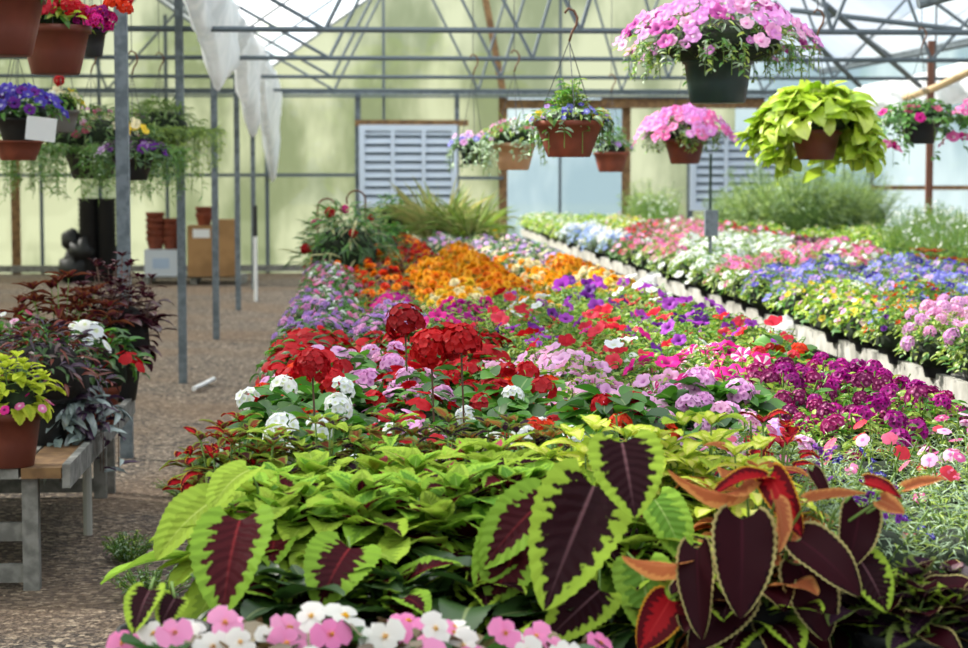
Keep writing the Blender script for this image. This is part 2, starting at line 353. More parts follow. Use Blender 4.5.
def pot_mesh(r, h, mat, rib=0, taper=.72, soil=True):
    k = (round(r, 3), round(h, 3), mat.name, rib, taper)
    if k not in POTM:
        m = MB(); b = r * taper; t = r * .93
        m.lathe([(b * .96, 0), (b, .004), (b + (t - b) * .5, h * .42), (t, h * .84), (r, h * .85), (r * 1.02, h * .99), (r, h), (r * .93, h), (r * .9, h * .9)], mat, 48 if rib else 28, rib)
        if soil: m.lathe([(r * .9, h * .88), (r * .88, h * .9), (r * .4, h * .91), (.001, h * .92)], SOIL, 16)
        POTM[k] = m.mesh('pot', True)
    return POTM[k]
def dome_pts(n, Rr, H, z0, maxrho=1.0, rs=None):
    out = []; g = 2.39996; o = U(0, 6)
    for i in range(n):
        rho = math.sqrt((i + .5) / n) * maxrho; q = o + g * i + U(-.25, .25); z = z0 + H * math.sqrt(max(.03, 1 - rho * rho * .93)) + U(-.012, .02)
        out.append((Vector((Rr * rho * math.cos(q), Rr * rho * math.sin(q), z)), Vector((math.cos(q) * rho * 1.1 + U(-.3, .3), math.sin(q) * rho * 1.1 + U(-.3, .3) - .25, .75)).normalized()))
    return out
SP = {}
def sp(k, name, fol, fl, mats, fr_, n, r=.165, h=.2, lift=.0): SP[k] = dict(name=name, fol=fol, fl=fl, mats=mats, fr=fr_, n=n, r=r, h=h, lift=lift)
RED = petal('red', 'cc1422', 'a60c18'); DRED = petal('deep_red', 'b80d14', '8e0610', transl=.25); CORAL = petal('coral', 'e84058', 'd42a3c'); WHT = petal('white', 'f4f4f2', 'e6eaf0', 'd9e2b0'); PNK = petal('pink', 'f08cc0', 'e060a4', 'fbe0ee'); LPK = petal('light_pink', 'f6c4e2', 'eda6d4', 'd070b0')
HOT = petal('hot_pink', 'e8289a', 'd01480', '701050'); MAG = petal('magenta', 'b8148c', '8e0f78', '400838'); DMAG = petal('dark_magenta', '9a1060', '6e0c50', 'e080b0'); LAV = petal('lavender', 'd2aee6', 'b48ad2'); LPP = petal('lilac_pink', 'f2bfe8', 'e3a2da', 'c070b8')
PUR = petal('purple', '7a2a9c', '581a80', '2a0a40'); VIO = petal('violet_blue', '5a48c0', '4030a0', 'e0e0f8'); BLU = petal('lavender_blue', '9898ea', '7a78d8', 'f0f0ff'); PBL = petal('pale_blue', 'b0c4f0', '98b0e8'); ORG = petal('orange', 'f59a1a', 'ea7a10', 'c05008', transl=.3); YLO = petal('golden', 'f7bc2a', 'f0a018', 'd07010', transl=.3)
ORD = petal('orange_red', 'ee4a1e', 'e0381a'); YEL = petal('yellow', 'f4d84a', 'e8c430'); STAR = petal('starred_pink', 'e02a90', 'c81878', None, 'fae6f2'); CREAM = petal('cream', 'f4ecc8', 'eee0b0'); ROSE = petal('rose', 'e0708c', 'd05078'); PVE = petal('veined_purple', 'b44ac8', '9a38b4', '501060')
DUSK = petal('dusky_red', 'a83a44', '8c2838')
sp('imp_red', 'red_impatiens', 'impatiens', 'impatiens', [RED, RED, DRED, RED], .027, 42)
sp('imp_redpink', 'red_pink_impatiens', 'impatiens', 'impatiens', [RED, LPP, RED, LPK, RED], .026, 34)
sp('ger_red', 'red_geranium', 'geranium', 'geranium', [DRED], .056, 5, lift=.06)
sp('ger_white', 'white_geranium', 'geranium', 'verbena', [WHT], .036, 4, lift=.05)
sp('ger_lilac', 'lilac_pink_geranium', 'geranium', 'verbena', [LPP, LPP, LPK], .034, 9, lift=.01)
sp('ger_scarlet', 'scarlet_geranium', 'geranium', 'verbena', [RED, RED, ORD], .035, 7, lift=.01)
sp('pet_lpink', 'pale_pink_petunia', 'petunia', 'petunia', [LPK, LPK, LPP], .027, 26)
sp('pet_hot', 'starred_hot_pink_petunia', 'petunia', 'petunia', [HOT, STAR, STAR, HOT], .036, 9, lift=.01)
sp('pet_coral', 'coral_petunia', 'petunia', 'petunia', [CORAL, RED, CORAL, PVE], .031, 5, lift=.02)
sp('pet_purple', 'purple_petunia', 'petunia', 'petunia', [PVE, PUR, PVE], .037, 4, lift=.03)
sp('pet_mix', 'mixed_red_and_purple_petunia', 'petunia', 'petunia', [CORAL, PVE, WHT, HOT, PUR, CORAL], .03, 7, lift=.02)
sp('pet_mag', 'magenta_petunia', 'petunia', 'petunia', [MAG, HOT, MAG], .03, 15)
sp('pet_dmag', 'dark_magenta_petunia', 'petunia', 'verbena', [DMAG, MAG, DMAG], .026, 17)
sp('ver_lav', 'lavender_verbena', 'petunia', 'verbena', [LPP, LAV, LPK], .034, 9)
sp('age', 'lavender_ageratum', 'impatiens', 'puff', [LAV, LAV, LPP], .023, 34)
sp('age_w', 'white_and_pink_ageratum', 'impatiens', 'puff', [WHT, LPK, LAV, PNK], .021, 20)
sp('mari', 'orange_marigold', 'marigold', 'marigold', [ORG, YLO, YLO], .026, 26)
sp('mari_red', 'red_orange_marigold', 'marigold', 'marigold', [ORD, GR, ORG, RED], .024, 14)
sp('mari_y', 'yellow_marigold', 'marigold', 'marigold', [YLO, YEL, CREAM], .026, 22)
sp('pansy', 'pale_pansy', 'impatiens', 'impatiens', [WHT, LPK, LAV, CREAM], .022, 24)
sp('org_red', 'orange_red_geranium', 'geranium', 'verbena', [ORD, RED, CORAL], .027, 8)
sp('silver', 'silver_green_foliage_plant', 'fine', 'spray', [DUSK, ROSE, WHT], .014, 3)
sp('lob', 'violet_lobelia', 'fine', 'spray', [VIO, PUR], .024, 9)
sp('dianthus', 'pink_dianthus', 'fine', 'impatiens', [ROSE, LPK, CORAL, PNK], .018, 15)
sp('white', 'white_petunia', 'petunia', 'petunia', [WHT], .028, 18)
sp('alys', 'white_alyssum', 'lime', 'spray', [WHT, CREAM], .03, 8)
sp('greenw', 'green_bedding_plant', 'lime', 'spray', [WHT, CREAM], .02, 6)
sp('pbl', 'pale_blue_lobelia', 'fine', 'spray', [PBL, WHT], .05, 18)
sp('pinkr', 'pink_petunia', 'petunia', 'petunia', [PNK, LPK, ROSE, WHT], .026, 17)
sp('rose', 'rose_petunia', 'impatiens', 'impatiens', [ROSE, LPK, CORAL], .023, 20)
sp('blue', 'lavender_blue_petunia', 'petunia', 'petunia', [BLU, BLU, LAV, VIO], .029, 15)
sp('dark', 'dark_burgundy_foliage_plant', 'dark', 'spray', [ROSE], .02, 1)
sp('cali', 'mixed_calibrachoa', 'petunia', 'petunia', [VIO, ORD, CREAM, PUR, ORG, BLU], .016, 20)
sp('cream', 'cream_calibrachoa', 'lime', 'petunia', [CREAM, WHT, LPK, YEL], .016, 18)
sp('phlox', 'pale_pink_phlox', 'petunia', 'verbena', [LPP, LPK], .03, 12)
sp('poppy', 'orange_poppy', 'tall', 'marigold', [ORD, ORG], .05, 3, h=.5)
sp('rust', 'rust_coleus', 'rust', None, [], 0, 0)
sp('tall', 'tall_green_perennial', 'tall', 'spray', [WHT], .03, 5, h=.45)
sp('feather', 'feathery_green_shrub', 'feather', None, [], 0, 0)
BLM = {}
def place_plant(k, loc, label, group, near, pot=(.085, .11, BLACK), sc=1, pname='nursery_pot'):
    S = SP[k]; t = thing(S['name'], label, 'flowering plant' if S['n'] > 1 else 'foliage plant', loc, U(0, 6.28), group, sc=sc)
    pr, ph, pm = pot; link(pname, pot_mesh(pr, ph, pm), t)
    link('foliage', fol_mesh(S['fol'], random.randrange(4)), t, (0, 0, ph * .55), (0, 0, U(0, 6.28)))
    if not S['fl']: return t
    z0 = ph * .55 + S['lift']
    if near:
        rzt = t.rotation_euler.z
        for p, nv in dome_pts(S['n'], S['r'], S['h'], z0, .97):
            e = Vector(nv).to_track_quat('Z', 'Y'); e = (e.to_matrix() @ Matrix.Rotation(U(0, 6.28), 3, 'Z')).to_euler()
            o = link('flower', flower_mesh(S['fl'], random.choice(S['mats']), random.randrange(3)), t, p, e, S['fr'] * U(.8, 1.15))
            if S['fl'] == 'geranium' and near == 2: pass
        if S['lift'] > .03 and S['fl'] == 'geranium': pass
    else:
        key = (k, random.randrange(3))
        if key not in BLM:
            m = MB()
            for p, nv in dome_pts(int(S['n'] * 1.0), S['r'], S['h'], 0, .97): m.add(random.choice(FT[S['fl']]), normM(p, nv, S['fr'] * U(.85, 1.25), U(0, 6)), random.choice(S['mats']))
            BLM[key] = m.mesh('blossoms')
        tag(link('blossoms', BLM[key], t, (0, 0, z0)), kind='stuff')
    return t
# ------------------------------------------------------------------ setting
GY = 30.7
def plane(name, co, mat, kind='structure', parent=None):
    m = MB(); m.raw(co, [tuple(range(len(co)))], mat); return tag(m.obj(name, parent), kind=kind)
t = NT('gravel'); co = t.n('ShaderNodeTexCoord').outputs['Object']; vo = t.n('ShaderNodeTexVoronoi'); vo.inputs['Scale'].default_value = 46; t.l(co, vo.inputs['Vector'])
vo2 = t.n('ShaderNodeTexVoronoi'); vo2.inputs['Scale'].default_value = 60; t.l(co, vo2.inputs['Vector'])
sx = t.n('ShaderNodeSeparateXYZ'); t.l(vo.outputs['Color'], sx.inputs[0])
cr = t.n('ShaderNodeValToRGB'); t.l(sx.outputs[0], cr.inputs[0]); e = cr.color_ramp.elements; e[0].color = lin('2c2622'); e[1].color = lin('b8a690'); e.new(.45).color = lin('5c5048'); e.new(.8).color = lin('857463')
c = t.mix(t.math('MULTIPLY', t.step(t.noise(.7, 4), .4, .65), .5), cr.outputs[0], lin('7a5f45'))
p = t.n('ShaderNodeBsdfPrincipled'); p.inputs['Roughness'].default_value = .9; t.l(c, p.inputs['Base Color'])
b = t.n('ShaderNodeBump'); b.inputs['Strength'].default_value = .9; b.inputs['Distance'].default_value = .02; t.l(t.math('ADD', sx.outputs[1], vo2.outputs['Distance']), b.inputs['Height']); t.l(b.outputs[0], p.inputs['Normal']); t.l(p.outputs[0], t.out.inputs[0])
plane('floor', [(-12, -2, 0), (17, -2, 0), (17, GY, 0), (-12, GY, 0)], t.m)
plane('ground', [(-60, GY, -.02), (70, GY, -.02), (70, 90, -.02), (-60, 90, -.02)], plain('grass_outside', '70775c', .9, 0, '858a70', 2))
FW = film('green_tinted_film', '6c745a', '9fa38b', .06, 1.1, .7); FB = film('bluish_film', '748894', 'a4b2bc', .06, .7, .75); FR = film('clear_roof_film', 'd6e2ee', 'f6f8fa', .5, .5, .8)
FD = film('dense_shading_film', '8a9088', 'd0d4ce', .16, .35, .6)  # denser film invented for the left bay roof, to shade the left side
EZ = 3.05; SL = .7; XG = [-9.9, -1.25, 7.35, 16.0]
def roofz(X):
    for a, b in zip(XG, XG[1:]):
        if a <= X <= b: return EZ + SL * min(X - a, b - X)
    return EZ
def wall_piece(name, x0, x1, z0, mat, zt=None):
    xs = [x0] + [x for x in (-5.575, -1.25, 3.05, 7.35, 11.675) if x0 < x < x1] + [x1]
    plane(name, [(x0, GY, z0), (x1, GY, z0)] + [(x, GY, (zt or roofz(x))) for x in reversed(xs)], mat)
wall_piece('wall_back', -9.9, 2.4, 0, FW)
wall_piece('wall_back.001', 2.4, 4.3, 0, FB, 2.68); wall_piece('wall_back.002', 2.4, 4.3, 2.68, FW)
wall_piece('wall_back.003', 4.3, 6.0, 0, FW); wall_piece('wall_back.004', 6.0, 16, 0, FB)
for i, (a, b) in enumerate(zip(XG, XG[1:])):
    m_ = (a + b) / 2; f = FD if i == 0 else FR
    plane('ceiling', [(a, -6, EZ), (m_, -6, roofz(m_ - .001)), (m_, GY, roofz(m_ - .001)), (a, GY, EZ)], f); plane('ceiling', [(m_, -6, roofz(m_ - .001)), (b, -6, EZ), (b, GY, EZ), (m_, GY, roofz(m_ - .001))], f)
plane('wall_left', [(-9.9, -6, 0), (-9.9, GY, 0), (-9.9, GY, EZ), (-9.9, -6, EZ)], FW); plane('wall_right', [(16, -6, 0), (16, GY, 0), (16, GY, EZ), (16, -6, EZ)], FB)
def trim(x0, z0, x1, z1, w, mat, y=GY - .05, n='trim_back'):
    m = MB(); a = Vector((x0, y, z0)); b = Vector((x1, y, z1)); d = (b - a).normalized(); s = Vector((-d.z, 0, d.x)) * w / 2; o = Vector((0, .03, 0))
    V = [tuple(q) for q in (a - s - o, b - s - o, b + s - o, a + s - o, a - s + o, b - s + o, b + s + o, a + s + o)]
    m.raw(V, [(0, 1, 2, 3), (4, 7, 6, 5), (0, 4, 5, 1), (1, 5, 6, 2), (2, 6, 7, 3), (3, 7, 4, 0)], mat); return tag(m.obj(n), kind='structure')
def bx(px): return at(px, 170, GY - .05).x
def bz(py): return at(400, py, GY - .05).z
for px, mat, w, z1 in ((15, WOOD, .13, 2.7), (41, PIPE, .05, 2.7), (100, PIPE, .05, 3.9), (167, PIPE, .05, 3.9), (267, PIPE, .06, 3.1), (358, STEEL, .09, 2.72), (384, PIPE, .04, 4.4), (457, STEEL, .07, 2.72), (503, WOOD, .13, 2.7), (626, WOOD, .13, 2.7), (560, PIPE, .04, 5.2), (690, STEEL, .09, 2.0), (760, WOOD, .1, 2.6), (822, PIPE, .05, 3), (872, PIPE, .05, 2.7)):
    trim(bx(px), 0, bx(px), z1, w, mat)
trim(-9.9, bz(93), 15, bz(93), .06, STEEL, GY - .19); trim(-9.9, bz(97), 15, bz(97), .03, PIPE, GY - .25); trim(-9.9, bz(175), bx(358), bz(175), .05, PIPE, GY - .12); trim(bx(457), bz(178), bx(503), bz(178), .05, PIPE, GY - .12)
trim(-9.9, .08, 15, .08, .1, GREYWOOD, GY - .12); trim(bx(355), bz(123), bx(468), bz(123), .09, WOOD, GY - .125); trim(bx(600), bz(102), bx(762), bz(102), .18, WOOD, GY - .2); trim(bx(503), bz(104), bx(628), bz(104), .14, WOOD, GY - .125)
trim(bx(870), bz(188), 15, bz(188), .07, WOOD, GY - .12); trim(bx(484), bz(-6), bx(503), bz(95), .1, WOOD, GY - .15)
for a, b in zip(XG, XG[1:]): m_ = (a + b) / 2; trim(a, EZ, m_, EZ + SL * (m_ - a), .06, STEEL); trim(b, EZ, m_, EZ + SL * (m_ - a), .06, STEEL)
def louvre(n, px0, px1, py0, py1):
    x0, x1, z1, z0 = bx(px0), bx(px1), bz(py0), bz(py1); y = GY - .14
    w = tag(link('window_%d' % n, None, None, ((x0 + x1) / 2, y, z0)), kind='structure'); FRM = plain('blue_white_frame', 'ccd8e6', .5); W = x1 - x0; H = z1 - z0
    m = MB()
    for x in (-W / 2, W / 2): m.box((x, 0, H / 2), (.09, .08, H + .09), FRM)
    for z in (0, H): m.box((0, 0, z), (W - .09, .08, .09), FRM)
    wf = m.obj('window_frame', w)
    for x in (-W / 6, W / 6): m = MB(); m.box((x, -.01, H / 2), (.06, .07, H - .09), FRM); m.obj('mullion', wf)
    m = MB(); k = 9; SLT = plain('slat_grey_blue', 'c2cedb', .5)
    for i in range(k):
        z = H * (i + .5) / k; V = [(-W / 2 + .04, .03, z + .045), (W / 2 - .04, .03, z + .045), (W / 2 - .04, -.025, z - .045), (-W / 2 + .04, -.025, z - .045)]; m.raw(V, [(0, 1, 2, 3)], SLT)
    m.obj('slats', w); m = MB(); m.box((0, .06, H / 2), (W - .02, .01, H), plain('dark_fan_opening', '6c7c8a', .7)); m.obj('fan_opening', w)
louvre(1, 362, 454, 128, 204); louvre(2, 692, 790, 134, 208)
# trees beyond the wall
for i, x in enumerate((-12, -7, -2.5, 1.5, 12, 20)):
    t = thing('tree', 'blurred green tree outside, showing faintly through the end wall film', 'tree', (x, 39 + i % 2 * 4, 0), 0, 'trees beyond the end wall')
    m = MB(); m.tube([(0, 0, 0), (.1, 0, 1.5), (0, 0, 3)], [.2, .16, .1], STEMD, 8); m.obj('trunk', t)
    m = MB(); fol_dome(m, 2.6, 3.6, 500, .6, .6, L_OV, [leafmat('tree_green', '7fa044', '9ab85c')], .6, inner=leafmat('tree_inner', '5f8034', '6f9040')); m.obj('foliage', t)
# posts
TY = [11.1, 14.95, 18.8, 22.65, 26.5]
nm = ['nearest', 'second', 'third', 'fourth', 'fifth']
XP = -1.22
for i, y in enumerate(TY):
    t = thing('steel_post', 'grey square steel post standing in gravel, %s from the camera in the aisle row' % nm[i], 'post', (XP, y, 0))
    m = MB(); m.box((0, 0, EZ / 2), (.07 if i == 0 else .06, .06, EZ), STEEL); m.obj('shaft', t)
    m = MB(); m.box((0, -.0, EZ - .1), (.12, .075, .16), STEEL); m.obj('bracket', t)
for x, lab in ((XG[2], 'brown metal gutter post behind the rightmost hanging petunias'),):
    q = at(929, 185, 22.65); m = MB(); m.tube([(0, 0, 0), (0, 0, EZ)], .045, plain('brown_painted_post', '6a3f2c', .6)); o = m.obj('gutter_post'); o.location = (q.x, q.y, 0); tag(o, lab, 'post')
m = MB(); m.box((0, 12, 0), (.16, 37, .07), STEEL); m.box((-.08, 12, .06), (.02, 37, .1), STEEL); m.box((.08, 12, .06), (.02, 37, .1), STEEL)
for n_, x in (('left', XG[1]), ('right', XG[2])):
    o = link('roof_gutter', m.mesh('gutter') if n_ == 'left' else bpy.data.meshes['gutter'], None, (x, 0, EZ + .03)); tag(o, 'long grey metal gutter running above the %s' % ('aisle posts on the left' if n_ == 'left' else 'benches on the right'), 'gutter')
# trusses
CZ = 2.62
for i, y in enumerate([7.3] + TY):
    for bi, (a, b) in enumerate(zip(XG, XG[1:])):
        if y < 10 and bi != 1: continue
        t = thing('roof_truss', '%s roof truss of grey pipe webs over the %s bay' % (('overhead nearest', 'second', 'third', 'fourth', 'fifth', 'farthest')[i], ('left', 'central', 'right')[bi]), 'roof truss', ((a + b) / 2, y, CZ))
        W = (b - a) / 2; top = lambda x: EZ - CZ + SL * (W - abs(x))
        m = MB(); m.tube([(-W, 0, 0), (W, 0, 0)], .024, PIPE); m.obj('bottom_chord', t)
        for s in (-1, 1): m = MB(); m.tube([(s * W, 0, EZ - CZ), (0, 0, top(0))], .026, PIPE); m.obj('rafter', t)
        nd = -W + 1.1
        k = 0
        xs = []
        while nd < W - .2: xs.append(nd); nd += 1.9
        for q in xs:
            for s in (-1, 1):
                e = q + s * .95; e = max(-W + .1, min(W - .1, e)); hh = top(e); 
                m = MB(); m.tube([(q, s * .01, 0), (e, s * .01, hh)], .017, PIPE, 5); m.obj('web', t)
# wind brace pipes on the right
for (a, b) in (((826, 5, 17), (920, 86, 22)), ((775, 3, 20), (860, 86, 23)), ((962, 30, 18), (790, 10, 18.4))):
    m = MB(); m.tube([at(*a), at(*b)], .028, PIPE); o = m.obj('roof_brace'); tag(o, ['thick diagonal brace pipe descending toward the right gutter', 'diagonal brace pipe above the lime green hanging vine', 'nearly level brace pipe at the top right'][[826, 775, 962].index(a[0])], 'brace')
# bunched plastic
PLAS = film('crumpled_plastic', 'e6eaec', 'f8f9fa', .12, 5, .45)
def drape(name, pts, label, thick=.09, seed=1):
    # pts: (x, y, ztop, hang)
    rr = random.Random(seed); m = MB(); n = len(pts); V = []; A = []; k = 16; N = 70
    for i in range(N):
        s = i / (N - 1) * (n - 1); j = min(n - 2, int(s)); f = s - j; f = f * f * (3 - 2 * f); p = [pts[j][q] * (1 - f) + pts[j + 1][q] * f for q in range(4)]
        for a in range(k):
            q = 2 * math.pi * a / k; rad = thick * (1 + .35 * math.sin(3 * q + i * .55) + .2 * math.sin(7 * q + i * 1.3)) * (.7 + .5 * math.sin(i * .4) ** 2)
            z = p[2] - p[3] * (.5 - .5 * math.sin(q)) * (1 + .12 * math.sin(i * .9)); V.append((p[0] + rad * math.cos(q) + rr.uniform(-.012, .012), p[1] + .05 * math.sin(a * 2.2), z))
    Fc = [(i * k + a, i * k + (a + 1) % k, (i + 1) * k + (a + 1) % k, (i + 1) * k + a) for i in range(N - 1) for a in range(k)]
    m.raw(V, Fc, PLAS); return tag(m.obj(name, None, True), label, 'plastic sheet')
gx = XG[1] + .2
drape('plastic_sheet', [(gx, 12.2, 3.15, .12), (gx, 13.5, 3.15, .35), (gx, 14.8, 3.12, .55), (gx + .04, 16.0, 3.1, .8), (gx + .05, 17.0, 3.05, .75), (gx, 18.0, 3.1, .4), (gx, 19.5, 3.1, .35), (gx, 20.6, 3.1, .55), (gx, 21.8, 3.1, .9), (gx, 22.6, 3.05, 1.0), (gx, 23.2, 3.1, .45), (gx, 25, 3.1, .5), (gx, 27, 3.05, 1.0), (gx, 28.5, 3.05, 1.5), (gx, 29.6, 3.0, 1.3)], 'crumpled white plastic sheet bunched along the left gutter', .1)
drape('plastic_sheet', [(7.6, 18, 3.0, .5), (7.3, 20, 2.95, .5), (7.1, 22, 2.85, .45), (7.0, 24, 2.75, .4), (6.9, 26.5, 2.7, .35)], 'bunched white plastic sheet sagging along the right gutter', .14, 3)
m = MB(); m.tube([at(905, 98, 22), at(935, 88, 21), at(985, 64, 20)], .04, plain('tan_batten', 'b49a74', .8)); q = at(935, 88, 21); m.tube([q, (q.x, q.y, roofz(q.x))], .01, WIRE); tag(m.obj('rolled_batten'), 'tan batten pole above the plastic at the right gutter', 'batten')
m = MB(); m.tube([at(918, 3, 11), at(990, -16, 11)], .035, STEEL, 12); q = at(925, 1, 11); m.tube([q, (q.x, q.y, roofz(q.x))], .012, STEEL); tag(m.obj('roller_tube'), 'grey roller tube at the top right corner', 'tube')
# ------------------------------------------------------------------ benches
BZ = .66; BZR = .71
def bench(name, label, x0, x1, y0, y1, z, edge, group=None, legmat=GREYWOOD, side=-1):
    t = thing(name, label, 'bench', ((x0 + x1) / 2, (y0 + y1) / 2, 0), 0, group); W, D = x1 - x0, y1 - y0
    m = MB(); k = int(W / .14)
    for i in range(k): m.box((-W / 2 + (i + .5) * W / k, 0, z - .015), (W / k - .012, D - .05, .03), GREYWOOD)
    m.obj('slatted_top', t)
    for s in (-1, 1): m = MB(); m.box((s * (W / 2 - .01), 0, z - .025), (.035, D - .01, .09), edge); m.obj('edge_board', t)
    for s in (-1, 1): m = MB(); m.box((0, s * (D / 2 - .02), z - .06), (W - .06, .035, .09), edge); m.obj('end_board', t)
    for sx_ in (-1, 1):
        for sy in (-1, 1): m = MB(); m.box((sx_ * (W / 2 - .1), sy * (D / 2 - .1), (z - .1) / 2), (.06, .06, z - .1), legmat); m.obj('leg', t)
    return t
ys = [3.05, 7.4, 11.8, 16.2, 20.6]
for i in range(4): bench('plant_bench', 'long bench under the central flower bed, %s section from the camera' % nm[i], -.27, 1.66, ys[i] + .02, ys[i + 1] - .02, BZ, GREYWOOD)
ys = [6.2, 10.0, 13.8, 17.6, 21.4, 25.2, 28.6]
nm2 = nm + ['farthest']
for i in range(6): bench('white_edged_bench', 'white edged wooden bench of flower trays on the right, %s section from the camera' % nm2[i], 2.5, 4.35, ys[i] + .01, ys[i + 1] - .01, BZR, WHITEWOOD, legmat=PIPE)
for i in range(4): bench('rear_right_bench', 'wooden bench of greenery near the right wall, %s section from the camera' % nm[i], 4.75, 6.5, 12.5 + i * 3.9, 16.35 + i * 3.9, BZ, GREYWOOD)
# ------------------------------------------------------------------ bed plants by patch
SEED = [
 # px, py, species, label
 (255, 398, 'ger_white', 'white geranium at the left bench edge in front of the red impatiens'),
 (300, 400, 'ger_white', 'white geranium second from the left bench edge'),
 (235, 385, 'imp_red', 'red impatiens spilling over the left bench edge'), (250, 350, 'imp_red', 'red impatiens along the aisle edge behind the white geraniums'), (300, 365, 'ger_scarlet', 'scarlet geranium behind the white geraniums at the left edge'),
 (325, 335, 'imp_redpink', 'red and pink impatiens between the ageratum and scarlet geraniums'), (360, 350, 'ger_lilac', 'lilac pink geranium in the left middle of the bed'), (375, 385, 'ger_lilac', 'pink geranium just behind the mottled coleus'),
 (420, 385, 'imp_redpink', 'red and pink impatiens just behind the middle mottled coleus'), (405, 325, 'imp_red', 'red impatiens around the tall deep red geranium balls'), (470, 325, 'imp_red', 'red impatiens right of the deep red geranium balls'), (450, 375, 'ger_lilac', 'lilac geranium below the pair of deep red geranium balls'),
 (505, 402, 'ger_white', 'white geranium in the middle of the bed behind the dark coleus'), (545, 390, 'org_red', 'orange red geranium in front of the pale pink petunias'), (600, 385, 'org_red', 'orange red geranium patch behind the silvery foliage'),
 (600, 405, 'silver', 'silvery green foliage plant behind the yellow coleus'), (650, 408, 'silver', 'silvery green foliage plant with dusky buds right of centre'), (690, 395, 'silver', 'silvery foliage plant beside the lavender verbena'),
 (740, 385, 'ver_lav', 'lavender verbena in front of the dark magenta flowers'), (700, 380, 'ger_lilac', 'lilac geranium left of the lavender verbena'),
 (530, 352, 'pet_lpink', 'pale pink petunia in the pale band across the bed'), (580, 355, 'pet_lpink', 'pale pink petunia mid-bed in the pale band'), (640, 365, 'pet_lpink', 'pale pink petunia at the right end of the pale band'), (490, 365, 'ger_scarlet', 'scarlet geranium at the left end of the pale pink band'),
 (690, 345, 'pet_hot', 'starred hot pink petunia right of the pale band'), (725, 345, 'pet_hot', 'starred hot pink petunia beside the orange red geraniums'), (770, 345, 'org_red', 'orange red geranium near the right bench edge'), (790, 365, 'pet_dmag', 'dark magenta flowers near the right bench edge'), (840, 368, 'pet_dmag', 'dark magenta flowers at the right bench edge'), (865, 385, 'pet_dmag', 'dark magenta flowers hanging over the right bench corner'),
 (800, 415, 'dianthus', 'pink and coral dianthus behind the violet lobelia'), (870, 420, 'dianthus', 'pink dianthus right of the red leaves'), (940, 425, 'dianthus', 'pink dianthus at the right side of the picture'),
 (820, 450, 'lob', 'violet lobelia in silvery foliage'), (870, 455, 'lob', 'violet lobelia right of centre in silvery foliage'), (930, 460, 'silver', 'silvery green bedding plant at the right side'), (950, 500, 'silver', 'silvery green bedding plant at lower right'), (900, 500, 'lob', 'violet lobelia low at right behind the dark coleus'),
 (300, 330, 'imp_red', 'red impatiens just in front of the lavender ageratum'), (345, 318, 'imp_red', 'red impatiens left of the deep red geranium balls'), (285, 345, 'imp_red', 'red impatiens along the aisle edge behind the white geraniums'), (440, 318, 'imp_red', 'red impatiens behind the deep red geranium balls'), (220, 440, 'imp_red', 'red impatiens spilling over the left bench edge'),
 (310, 296, 'age', 'lavender ageratum at the left bench edge'), (360, 300, 'age', 'lavender ageratum second from the left bench edge'), (340, 283, 'age_w', 'white and pink ageratum behind the lavender ones'), (410, 285, 'pet_mag', 'magenta petunia behind the lavender ageratum'), (400, 300, 'age', 'lavender ageratum in front of the magenta petunias'), (470, 298, 'pet_mag', 'bright magenta petunia left of the coral ones'), (430, 300, 'pet_mag', 'magenta petunia behind the red impatiens'),
 (505, 285, 'pet_coral', 'coral petunia behind the bright magenta ones'), (560, 320, 'pet_coral', 'coral petunia in tall light green foliage'), (540, 300, 'pet_mix', 'mixed coral and purple petunia in the middle of the bed'), (575, 288, 'pet_purple', 'purple petunia in front of the marigolds'), (610, 300, 'pet_coral', 'coral petunia right of the purple ones'), (650, 320, 'pet_mix', 'mixed petunia behind the starred hot pink ones'), (650, 290, 'pet_mix', 'mixed petunia near the right bench edge'), (700, 300, 'pet_purple', 'purple petunia at the right bench edge'), (740, 320, 'pet_coral', 'coral petunia near the right bench edge'), (600, 270, 'mari_y', 'yellow and cream marigold at the right edge behind the coral petunias'),
 (380, 268, 'mari_red', 'rusty red marigold behind the ageratum'), (430, 265, 'mari', 'orange marigold at the left of the marigold block'), (500, 265, 'mari', 'orange marigold in the middle of the marigold block'), (560, 262, 'mari', 'orange marigold at the right of the marigold block'), (470, 250, 'mari', 'orange marigold at the back of the marigold block'), (460, 275, 'mari_y', 'golden marigold at the front of the marigold block'), (540, 272, 'mari_y', 'pale golden marigold at the front right of the marigold block'),
 (415, 243, 'mari_red', 'red orange marigold behind the orange block'), (480, 236, 'pansy', 'pale pansy at the far end of the bed'), (540, 240, 'pansy', 'pale pansy at the far right end of the bed'), (435, 234, 'pansy', 'pale pink pansy at the far left end of the bed'),
]
def nearest(S, px, py): return min(range(len(S)), key=lambda i: ((S[i][0] - px) / 1.0) ** 2 + ((S[i][1] - py) * 1.9) ** 2)
y = 4.85; row = 0
while y < 20.3:
    dx = .285 if y < 9 else .34; x = -.14 + (row % 2) * .06
    while x < 1.64:
        X = x + U(-.03, .03); Y = y + U(-.03, .03); q = pix((X, Y, 1.0)); s = SEED[nearest(SEED, *q)]
        if q[0] < 1010 and q[1] < 560: place_plant(s[2], (X, Y, BZ), s[3], s[3] + ' patch', Y < 9.5, sc=U(.98, 1.2))
        x += dx
    y += .27 if y < 9 else .36; row += 1
